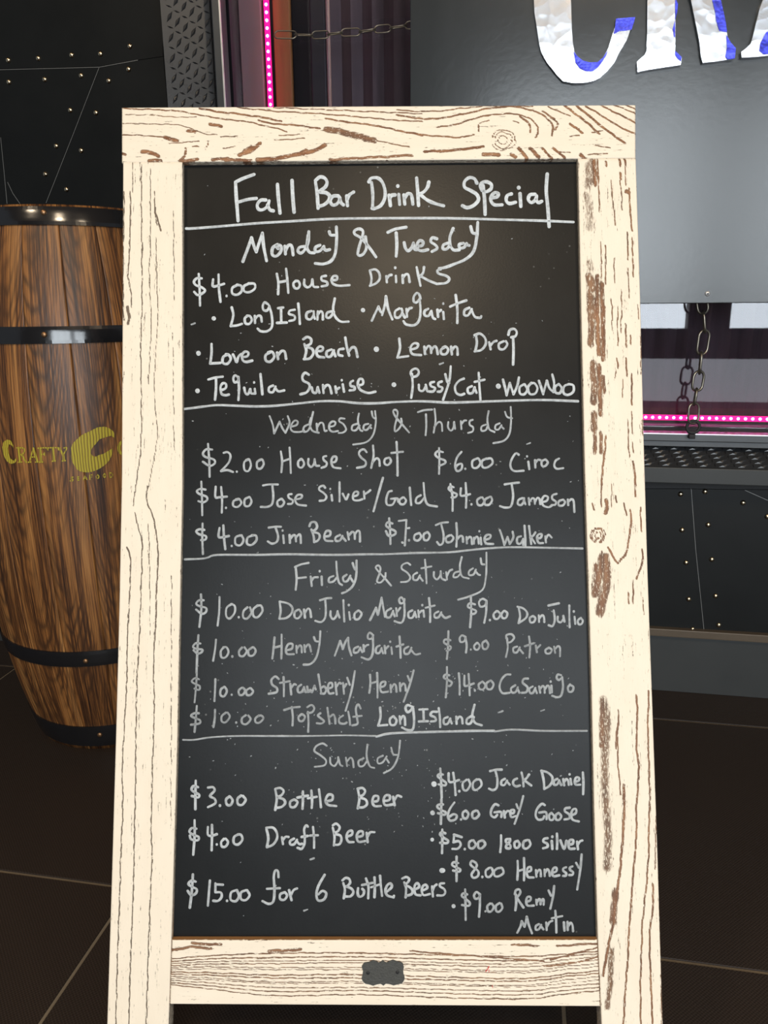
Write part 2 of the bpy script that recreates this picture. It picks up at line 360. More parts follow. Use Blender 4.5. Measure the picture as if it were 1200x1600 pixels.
# scored bright seams
def seam(pts, w=0.9, m='groove', y=YW):
    V, F = [], []
    for i in range(len(pts) - 1): pass
    ribbon(pts, w, (V, F), 0.2, 1)
    return mesh_obj('seam', [P(x, yy, y - 0.0006 - 0.0004 * h) for x, yy, h in V], F, M[m], wf)
for s in ([(0, 109), (155, 105), (215, 94)], [(155, 105), (115, 208), (72, 317)], [(1, 215), (6, 265), (11, 318)], [(12, 285), (20, 302), (31, 318)], [(1080, 764), (1087, 858), (1101, 995)], [(1164, 766), (1200, 782)]):
    seam(s)
def dome(r, h, n=12, k=4):
    v = []; f = []
    for i in range(k):
        a = math.pi / 2 * i / k
        v += [(r * math.cos(a) * math.cos(2 * math.pi * j / n), -h * math.sin(a), r * math.cos(a) * math.sin(2 * math.pi * j / n)) for j in range(n)]
    v.append((0, -h, 0))
    for i in range(k - 1):
        for j in range(n): f.append((i * n + j, i * n + (j + 1) % n, (i + 1) * n + (j + 1) % n, (i + 1) * n + j))
    for j in range(n): f.append(((k - 1) * n + j, (k - 1) * n + (j + 1) % n, k * n))
    return v, f
v, f = dome(0.0060, 0.0044); rv0 = mesh_obj('rivet', v, f, M['rivet'], None, True); rv_me = rv0.data
rv0.parent = wf
RV = [(13, 94), (60, 91), (112, 86), (157, 84), (203, 72), (14, 128), (70, 124), (127, 118), (170, 126), (201, 108), (110, 172), (150, 176), (88, 228), (127, 235), (71, 272), (104, 296),
      (1063.4, 772), (1101.6, 768), (1161, 785.5), (1199, 807), (1065.7, 828), (1106.5, 820), (1072, 879), (1112, 874), (1076, 936), (1118, 931), (1082, 983), (1123, 976.4), (-40, 96), (-38, 132), (1240, 820), (1231, 790)]
for k, (px, py) in enumerate(RV):
    o = rv0 if k == 0 else rv0.copy()
    if k: COL.objects.link(o)
    o.location = Vector(P(px, py, YW)); o.parent = wf
# kick board, brown ledge, lip above the lower plates
def strip(name, m, py0, py1, y, depth, x0=-2.55, x1=2.55, bev=0.002, par=None):
    k = MB(); k.box(x0, x1, y, y + depth, zz(py1, y), zz(py0, y), bev); return k.build(name, M[m], par if par is not None else wf)
kb = MB(); kb.box(-2.55, 2.55, 1.698, 1.706, 0.0, zz(998, 1.698), 0.001); tag(kb.build('baseboard_front', M['kick']), 'dark grey kick board along the foot of the bar front', kind='structure')
strip('ledge', 'bronze', 987, 999, 1.685, 0.022)
strip('lip', 'kick', 732, 757, 1.632, 0.075, ox0 - 0.16)

# tread plate surrounds: sloping strips with raised lozenges
def tread_strip(A, B, C, D, margin0, margin1, name):
    """A-B outer long edge, D-C inner long edge (A to D across)"""
    A, B, C, D = map(np.array, (A, B, C, D)); k = MB(); back = np.array([0, 0.012, 0]); k.add([A, B, C, D, A + back, B + back, C + back, D + back], [(0, 1, 2, 3), (7, 6, 5, 4), (0, 4, 5, 1), (1, 5, 6, 2), (2, 6, 7, 3), (3, 7, 4, 0)])
    base = k.build(name, M['tread'], wf)
    L = np.linalg.norm(B - A); Wd = np.linalg.norm(D - A); u = (B - A) / L; v = (D - A) / Wd; nn = unit(np.cross(u, v)); nn = nn if nn[1] < 0 else -nn
    p = 0.0185; t = MB(); i = 0; a = 0.01
    while a < L - 0.01:
        j = 0; c = margin0
        while c < Wd - margin1:
            ang = math.radians(52 if (i + j) % 2 else -52); d = u * math.cos(ang) + v * math.sin(ang); e = np.cross(nn, d); O = A + u * a + v * c
            l, w_ = 0.0098, 0.0031
            t.add([O - d * l, O - e * w_, O + d * l, O + e * w_, O - d * l * 0.4 + nn * 0.0022, O + d * l * 0.4 + nn * 0.0022], [(0, 1, 4), (1, 5, 4), (1, 2, 5), (2, 3, 5), (3, 4, 5), (3, 0, 4)])
            c += p; j += 1
        a += p; i += 1
    r = t.build('raised_tread', M['tread'], base); r['kind'] = 'stuff'; return base
xo = xx(256, 1.635); xi = xx(332, 1.69); zt = 1.9; zl = zz(733, 1.634)
tread_strip((xo, 1.635, zl), (xo, 1.635, zt), (xi, 1.688, zt), (xi, 1.688, zl + 0.07), 0.020, 0.006, 'tread_plate')
tread_strip((xo, 1.634, zl), (1.9, 1.634, zl), (1.9, 1.688, zz(696, 1.688)), (xi, 1.688, zz(696, 1.688)), 0.018, 0.003, 'tread_plate')

# the lit window
win = tag(empty('window_1', (0, 0, 0)), 'dark reflective bar window edged with pink lights', kind='structure')
k = MB(); yf = 1.655
k.box(xx(334, yf), xx(349, yf), yf, yf + 0.03, zz(691, yf), 1.92, 0.002); k.box(xx(349, yf) - 0.001, 1.8, yf, yf + 0.03, zz(691, yf), zz(678, yf), 0.002)
k.build('window_frame', M['trim'], win)
k = MB(); k.box(xx(349.5, yf), 1.78, yf + 0.006, 1.76, zz(677, yf) - 0.03, zz(677, yf) - 0.001, 0.001); k.build('window_sill', M['trim'], win)
k = MB(); k.box(xx(345.5, yf - .002), xx(348, yf - .002), yf - 0.002, yf + 0.002, zz(678, yf), 1.92); k.box(xx(349, yf), 1.8, yf - 0.0015, yf + 0.0025, zz(679.6, yf), zz(678, yf)); k.build('bright_edge', M['screw'], win)
gy = 1.70
k = MB(); k.box(xx(350, gy) , 1.78, gy, gy + 0.004, zz(668, gy), 1.93); k.build('glass_pane', M['glass'], win)
k = MB(); k.box(ox0 - 0.1, 1.85, 1.86, 1.87, oz0 - 0.1, 2.0); k.build('rear_panel', M['backing'], win)
# panels of salvaged metal and wood behind the glass
def vpan(a, c, m, y, d=0.012, fold=False):
    x0, x1 = xx(a, y), xx(c, y); z0, z1 = zz(668, y) - 0.02, 1.92
    q = MB()
    if fold:
        n = max(2, int((x1 - x0) / 0.022)); pts = [(x0 + (x1 - x0) * i / n, y + (0.010 if i % 2 else 0)) for i in range(n + 1)]
        for i in range(n):
            (xa, ya), (xb, yb) = pts[i], pts[i + 1]; q.add([(xa, ya, z0), (xb, yb, z0), (xb, yb, z1), (xa, ya, z1)], [(0, 1, 2, 3)])
    else: q.box(x0, x1, y, y + d, z0, z1, 0.003)
    return q.build('inner_panel', M[m], win)
vpan(350, 371, 'trim', 1.76); vpan(372, 411, 'rust', 1.765); vpan(428, 455, 'ochre', 1.77); vpan(456, 484, 'backing', 1.80); vpan(485, 509, 'trim', 1.765); vpan(510, 515, 'rust', 1.755); vpan(516, 700, 'corr', 1.775, fold=True); vpan(701, 1400, 'corr', 1.80, fold=True)

def led_strip(x0, z0, x1, z1, y, n, label, group):
    root = empty('led_strip', (x0, y, z0)); tag(root, label, 'light strip', group)
    a = np.array([x0, y, z0]); b_ = np.array([x1, y, z1]); d = unit(b_ - a); e = unit(np.cross(d, [0, 1, 0])); nn = np.array([0, 1.0, 0])
    q = MB(); q.obox(a, d, e, nn, (-0.008, -0.0058, 0.001), (np.linalg.norm(b_ - a) + 0.008, 0.0058, 0.004)); q.build('strip_body', M['ledbody'], root)
    first = None
    for i in range(n):
        c = a + (b_ - a) * i / (n - 1)
        if first is None:
            q = MB(); q.add(*dome(0.0030, 0.003, 8, 3)); first = mesh_obj('diode', [np.array(v_) + a + np.array([0, 0.001, 0]) for v_ in q.v], q.f, M['led'], root, True)
        else:
            o = first.copy(); COL.objects.link(o); o.parent = root; o.location = Vector(c - a)
yl = 1.745
pa = P(415.5, 6, yl); pb = P(421.5, 165, yl); st = (pb[2] - pa[2]) / 13.3
led_strip(pa[0], pa[2] - 8 * st * 1.0, pa[0], pb[2] + 22 * st, yl, 44, 'pink light strip standing upright inside the window above the sign', 'pink light strips in the window')
pa = P(1009, 652, yl); pb = P(1190, 657, yl); st = (pb[0] - pa[0]) / 16.2
led_strip(pa[0] - 20 * st, pa[2], pa[0] + 34 * st, pa[2], yl, 55, 'pink light strip lying along the foot of the window', 'pink light strips in the window')

# big grey sign panel with foil letters, hung in front of the window
ys = 1.60; sx0 = xx(641, ys); sz0 = zz(474, ys, 1100)
root = tag(empty('sign_panel', (sx0, ys, sz0)), 'large grey steel sign panel with silver foil capital letters', 'sign')
k = MB(); k.box(sx0, 1.55, ys, ys + 0.012, sz0, 1.78, 0.0015); k.build('panel', M['sign'], root)
def conv(s, ox, oy, sc): return [(ox + float(a.split(',')[0]) / sc, oy + float(a.split(',')[1]) / sc) for a in s.split()]
def letter(s, blues, lab):
    poly = [P(x, y, ys - 0.010) for x, y in conv(s, 820, 0, 3.158)]
    k = MB(); k.prism(poly, (0, 0.010, 0)); o = k.build('letter', M['foil'], root); o['label'] = lab
    for q in blues:
        k = MB(); k.prism([P(x, y, ys - 0.0115) for x, y in conv(q, 820, 0, 3.158)], (0, 0.0013, 0)); k.build('blue_letter_piece', M['blue'], o)  # thin blue pieces laid over parts of the letter face
letter("45,0 47,60 56,115 68,200 82,262 110,310 160,372 188,400 240,410 300,408 340,398 370,384 408,350 440,310 465,262 490,220 506,190 520,150 532,118 545,84 450,92 446,130 432,170 420,210 408,246 385,285 360,306 320,308 285,298 262,280 244,256 236,200 232,150 228,0 226,-150 230,-300 240,-400 262,-440 300,-462 350,-458 390,-430 420,-380 445,-300 548,-300 548,-560 510,-560 495,-530 440,-570 350,-592 250,-580 180,-540 120,-470 75,-370 52,-250 42,-120",
       ["450,92 545,84 540,104 527,146 500,150 470,152 438,168 446,130", "240,252 262,280 285,298 320,308 360,306 385,285 410,246 404,268 385,302 360,334 335,352 300,352 272,338 250,308"], 'silver foil letter C')
letter("605,0 604,160 600,250 590,272 553,305 556,356 610,344 690,332 770,320 774,282 742,250 744,120 742,0 742,-80 790,-80 820,0 850,150 862,210 868,270 878,310 940,304 1000,294 1036,288 1042,238 1018,212 1000,180 992,110 968,0 940,-90 925,-130 960,-180 985,-250 985,-330 960,-420 910,-480 840,-510 553,-520 553,-470 590,-440 604,-410",
       ["742,100 752,60 756,20 748,0 742,0", "742,100 742,182 736,182 730,140", "742,250 774,282 770,302 756,290 742,272", "925,0 968,0 992,110 998,158 960,152 944,100 940,60", "994,170 1018,212 1042,238 1036,288 1000,294 990,280 998,230"], 'silver foil letter R')
letter("1175,0 1160,40 1142,110 1128,170 1116,214 1096,234 1068,256 1070,284 1120,282 1190,276 1240,268 1240,220 1210,196 1230,110 1400,100 1430,200 1410,230 1412,270 1620,250 1618,210 1580,180 1400,-520 1290,-520",
       ["1240,130 1190,160 1162,214 1158,250 1180,268 1236,262 1240,220 1210,196 1230,140"], 'silver foil letter A')
def screw(px, py, y, r, par, m='screw', name='screw'):
    v, f = dome(r, r * 0.5, 14, 4); o = mesh_obj(name, [np.array(q) + P(px, py, y) for q in v], f, M[m], par, True)
    return o
sc_ = screw(1105.5, 459, ys, 0.0050, root)
k = MB(); c = P(1105.5, 459, ys); k.add([c + np.array([0.0018 * math.cos(a), -0.00262, 0.0018 * math.sin(a)]) for a in [i * math.pi / 4 for i in range(8)]], [tuple(range(8))]); k.build('drive_slot', M['backing'], sc_)
screw(700, 459, ys, 0.0050, root)

# chains
def link_pts(c, t, s, L, Wd):
    """stadium centred at c; long axis t, half length L, short axis s, half width Wd"""
    pts = []
    for k in range(9): a = -math.pi / 2 + math.pi * k / 8; pts.append(c + t * ((L - Wd) + Wd * math.cos(a)) + s * (Wd * math.sin(a)))
    for k in range(9): a = math.pi / 2 + math.pi * k / 8; pts.append(c + t * (-(L - Wd) + Wd * math.cos(a)) + s * (Wd * math.sin(a)))
    return pts
def chain(path, label, rad, widths, group, start):
    root = tag(empty('chain', start), label, 'chain', group)
    for i in range(len(path) - 1):
        a, b_ = path[i], path[i + 1]; t = unit(b_ - a); s0 = unit(np.cross(t, [0, 1, 0])); w0 = np.array([0, 1.0, 0])
        ang = math.radians(20 if i % 2 == 0 else 82); s = s0 * math.cos(ang) + w0 * math.sin(ang)
        L = np.linalg.norm(b_ - a) / 2 + rad * 1.0
        q = MB(); q.tube(link_pts((a + b_) / 2, t, s, L, widths), rad, 8, True); q.build('chain_link', M['chain'], root, True)
    return root
yc = 1.642
cp = [(1094.5, 452), (1099, 488), (1101.5, 518), (1096, 552), (1093, 582), (1088.5, 609), (1084.5, 632), (1083, 660)]
cpts = [P(x, y, yc) for x, y in cp]
croot = chain(cpts, 'steel chain hanging straight down in front of the window', 0.0025, 0.0112, 'chains on the window', cpts[0])
q = MB(); ring_c = P(1083, 667, yc); q.tube([ring_c + np.array([0.0125 * math.cos(a), 0.0, 0.0125 * math.sin(a)]) for a in np.linspace(0, 2 * math.pi, 20, endpoint=False)], 0.0032, 8, True)
q.box(ring_c[0] - 0.006, ring_c[0] + 0.006, yc - 0.002, yf + 0.003, zz(686, yc), zz(679, yc), 0.001)
q.build('ring_hook', M['backing'], croot, True)
yh = 1.685
hp = [(430, 54), (462, 54.5), (488, 55), (513, 54), (534, 51), (562, 50), (586, 46), (610, 44), (634, 40), (660, 37), (686, 33), (712, 30)]
hpts = [P(x, y, yh) for x, y in hp]
chain(hpts, 'thin steel chain stretched sideways across the glass above the chalkboard', 0.0014, 0.0080, 'chains on the window', hpts[0])

# floor: grout bed and woven tiles
T = 0.655; GX = -0.5735; GY = 0.912
k = MB(); k.box(-2.9, 2.9, YB - 0.02, 2.02, -0.03, -0.0022); fl = tag(k.build('floor', M['grout']), 'dark brown woven texture floor tiles with tan grout', kind='structure')
k = MB(); h = T / 2 - 0.0028; k.box(-h, h, -h, h, -0.011, 0.0, 0.0008); t0 = k.build('tile', M['tile'], fl)
n = 0
for i in range(-3, 5):
    for j in range(-6, 2):
        cxx = GX + T * (i + 0.5); cyy = GY + T * (j + 0.5)
        if j == 1: continue
        o = t0 if n == 0 else t0.copy()
        if n: COL.objects.link(o); o.parent = fl
        o.location = (cxx, cyy, 0); n += 1
# last row is cut short at the kick board
ycut0 = GY + T + 0.0028; k = MB(); k.box(-h, h, 0, 1.70 - ycut0, -0.011, 0.0, 0.0008); t1 = k.build('tile', M['tile'], fl)
for i in range(-3, 5):
    o = t1 if i == -3 else t1.copy()
    if i > -3: COL.objects.link(o); o.parent = fl
    o.location = (GX + T * (i + 0.5), ycut0, 0)

# the room behind the photographer: window wall and ceiling
k = MB(); xs = [-2.9] + [c for w_ in WIN for c in w_] + [3.4]
for i in range(0, len(xs) - 1, 2): k.box(xs[i], xs[i + 1], YB - 0.1, YB, 0.40, 3.0)
k.box(-2.9, 0.1, YB - 0.1, YB, 0, 0.40); k.box(3.1, 3.4, YB - 0.1, YB, 0, 0.40)
for a, b_ in WIN: k.box(a, b_, YB - 0.1, YB, 0.40, WZ0); k.box(a, b_, YB - 0.1, YB, WZ1, 3.0)
tag(k.build('wall_back', M['roomwall']), 'dark shop wall with two tall windows behind the viewer', kind='structure')
for i, (a, b_) in enumerate(WIN):
    k = MB()
    for f_ in (0.34, 0.67): xm = a + (b_ - a) * f_; k.box(xm - 0.02, xm + 0.02, YB - 0.08, YB - 0.03, WZ0, WZ1)
    k.box(a, b_, YB - 0.075, YB - 0.035, WZ0, WZ0 + 0.04); k.box(a, b_, YB - 0.075, YB - 0.035, WZ1 - 0.04, WZ1)
    tag(k.build('window_%d' % (i + 2), M['backing']), 'dark window bars against daylight behind the viewer', kind='structure')
k = MB(); k.box(-2.9, 3.4, YB - 0.1, 2.02, 3.0, 3.06); tag(k.build('ceiling', M['ceiling']), 'dark shop ceiling', kind='structure')

# ---------------------------------------------------------------- A-frame chalkboard
_d = unit(CM @ np.array([(474 - 600) / FPX, (800 + 17560) / FPX, 1.0])); BU = _d
BR = CM @ np.array([1, 0.0069, 0]); BR = unit(BR - BR.dot(BU) * BU); BN = np.cross(BR, BU)
BO = CPOS + CM @ np.array([0, 0, 0.862])
def BP(px, py, dep=0.0):
    d = ray(px, py); t = (BO - BN * dep - CPOS).dot(BN) / d.dot(BN); return CPOS + d * t
def foot(px):
    lo, hi = 1600, 2100
    for _ in range(40):
        m_ = (lo + hi) / 2
        if BP(px, m_)[2] > 0.0062: lo = m_
        else: hi = m_
    return lo
base = BP(600, foot(600))
af = tag(empty('a_frame_chalkboard', (base[0], base[1], 0)), 'cream distressed wooden A-frame sign with a handwritten black drinks chalkboard', 'chalkboard')

LEFT_OUT = ([240, 400, 740, 950, 1140, 1380, 1600, 1850], [192, 191.5, 190, 186, 181, 174, 167, 158.5])
LEFT_IN = ([240, 760, 960, 1160, 1330, 1463, 1600, 1850], [285, 285, 281, 277, 272, 268, 263.5, 255])
RIGHT_IN = ([240, 430, 740, 960, 1080, 1275, 1463, 1600, 1850], [903, 907, 914, 921, 924.4, 928.6, 934, 940, 949])
RIGHT_OUT = ([240, 460, 680, 900, 1100, 1340, 1600, 1850], [993.5, 1000.6, 1006, 1012.5, 1019.7, 1028, 1036, 1044.5])
def E(tab, y): return np.interp(y, *tab)

def plank(name, S, Tn, fpx, along, strokes, seed, label=None, th=0.019, edge=0.55, edge_mat=0):
    """grid board: fpx(s,t) gives photograph positions for s (left-right) and t (top-bottom) in 0..1"""
    s = np.linspace(0, 1, S); t = np.linspace(0, 1, Tn); gs, gt = np.meshgrid(s, t)
    PX, PY = fpx(gs, gt); PX = PX.ravel(); PY = PY.ravel()
    wear = np.zeros(len(PX))
    ph = rng.uniform(0, 6, 6)
    WX = PX + 0.5 * np.sin(PY / 7.3 + ph[0]) * np.sin(PX / 13.1 + ph[1]) + 0.3 * np.sin(PY / 2.9 + ph[2] + PX / 11.0); WY = PY + 0.5 * np.sin(PX / 6.9 + ph[3]) * np.sin(PY / 12.7 + ph[4]) + 0.3 * np.sin(PX / 3.1 + ph[5] + PY / 9.0)
    for (w, k, pts) in strokes:
        if w >= 6.5: k *= 0.66; w *= 1.25
        pts = np.array(smooth_path(pts, 3)) if len(pts) > 2 else np.array(pts, float)
        for a, b_ in zip(pts[:-1], pts[1:]):
            m_ = (PX > min(a[0], b_[0]) - w * 1.6) & (PX < max(a[0], b_[0]) + w * 1.6) & (PY > min(a[1], b_[1]) - w * 1.6) & (PY < max(a[1], b_[1]) + w * 1.6)
            if not m_.any(): continue
            d = b_ - a; L2 = max(d.dot(d), 1e-9); qx = WX[m_] - a[0]; qy = WY[m_] - a[1]
            u = np.clip((qx * d[0] + qy * d[1]) / L2, 0, 1); dist = np.hypot(qx - u * d[0], qy - u * d[1])
            wear[m_] = np.maximum(wear[m_], k * np.clip(1.35 - dist / (w * 0.62), 0, 1))
    dirs = np.stack([(PX - 600) / FPX, (800 - PY) / FPX, np.ones(len(PX))], 1) @ CM.T
    tt = (BO - CPOS).dot(BN) / (dirs @ BN); V = CPOS + dirs * tt[:, None]
    V = V.reshape(Tn, S, 3); G = np.zeros((Tn, S, 3)); a_ = (V - BO) @ BR; b__ = (V - BO) @ BU
    G[..., 0], G[..., 1] = (a_, b__) if along == 'x' else (b__, a_)
    G[..., 2] = seed; G[..., 0] += seed * 3.1
    rim = np.zeros((Tn, S)); rim[0] = rim[-1] = 1; rim[:, 0] = rim[:, -1] = 1
    V = V - BN * (rim * 0.0011)[..., None]
    wear = wear.reshape(Tn, S); wear = np.maximum(wear, rim * edge * 0.7)
    verts = list(V.reshape(-1, 3)); F = []; idx = []
    I = np.arange(S * Tn).reshape(Tn, S)
    q = np.stack([I[:-1, :-1], I[1:, :-1], I[1:, 1:], I[:-1, 1:]], -1).reshape(-1, 4); F = [tuple(map(int, r)) for r in q]; idx = [0] * len(F)
    loop = list(I[0, :]) + list(I[1:, -1]) + list(I[-1, -2::-1]) + list(I[-2:0:-1, 0]); n0 = len(verts); m_ = len(loop)
    verts += [verts[i] - BN * (th - 0.0011) for i in loop]
    for i in range(m_): F.append((int(loop[i]), int(loop[(i + 1) % m_]), n0 + (i + 1) % m_, n0 + i)); idx.append(edge_mat)
    F.append(tuple(n0 + i for i in range(m_))); idx.append(0)
    o = mesh_obj(name, verts, F, [M['paint'], M['rawwood']], af, False, idx)
    me = o.data; me.polygons.foreach_set('use_smooth', [i < len(q) for i in range(len(F))])
    at = me.attributes.new('wear', 'FLOAT', 'POINT'); at.data.foreach_set('value', np.concatenate([wear.ravel(), np.full(m_, edge)]).astype(np.float32))
    gg = np.concatenate([G.reshape(-1, 3), G.reshape(-1, 3)[loop] + np.array([0, 0.013, 0])]); at = me.attributes.new('grain', 'FLOAT_VECTOR', 'POINT'); at.data.foreach_set('vector', gg.ravel().astype(np.float32))
    if label: o['label'] = label
    return o
def ST(txt, ox=0, oy=0, sc=1):
    """'w k: pts | pts' lines of worn grain"""
    out = []
    for ln in txt.strip().split('\n'):
        head, body = ln.split(':'); w, k = map(float, head.split())
        for pts in parse(body, ox, oy, sc): out.append((w, k, pts))
    return out
def circ(cx_, cy_, rx, ry, w, k, wob=0.08):
    return (w, k, [(cx_ + rx * (1 + rng.uniform(-wob, wob)) * math.cos(a), cy_ + ry * (1 + rng.uniform(-wob, wob)) * math.sin(a)) for a in np.linspace(0, 2 * math.pi, 16)])
CR={'A':(340,260,4),'B':(600,260,4),'C':(290,410,4),'D':(530,410,4),'E':(290,520,4),'F':(570,510,3.53),'G':(400,635,5),'H':(600,630,4),'I':(290,690,4),'J':(570,690,3.53),'K':(290,800,4),'L':(580,790,4),'M':(290,920,4),'N':(570,910,3.43),'O':(290,1030,4),'P':(570,1030,3.43),'Q':(280,1140,3.333),'R':(660,1190,4.444),'S':(280,1280,3.75),'T':(500,1350,5.714),'U':(670,1320,4.615),'X':(0,0,1)}
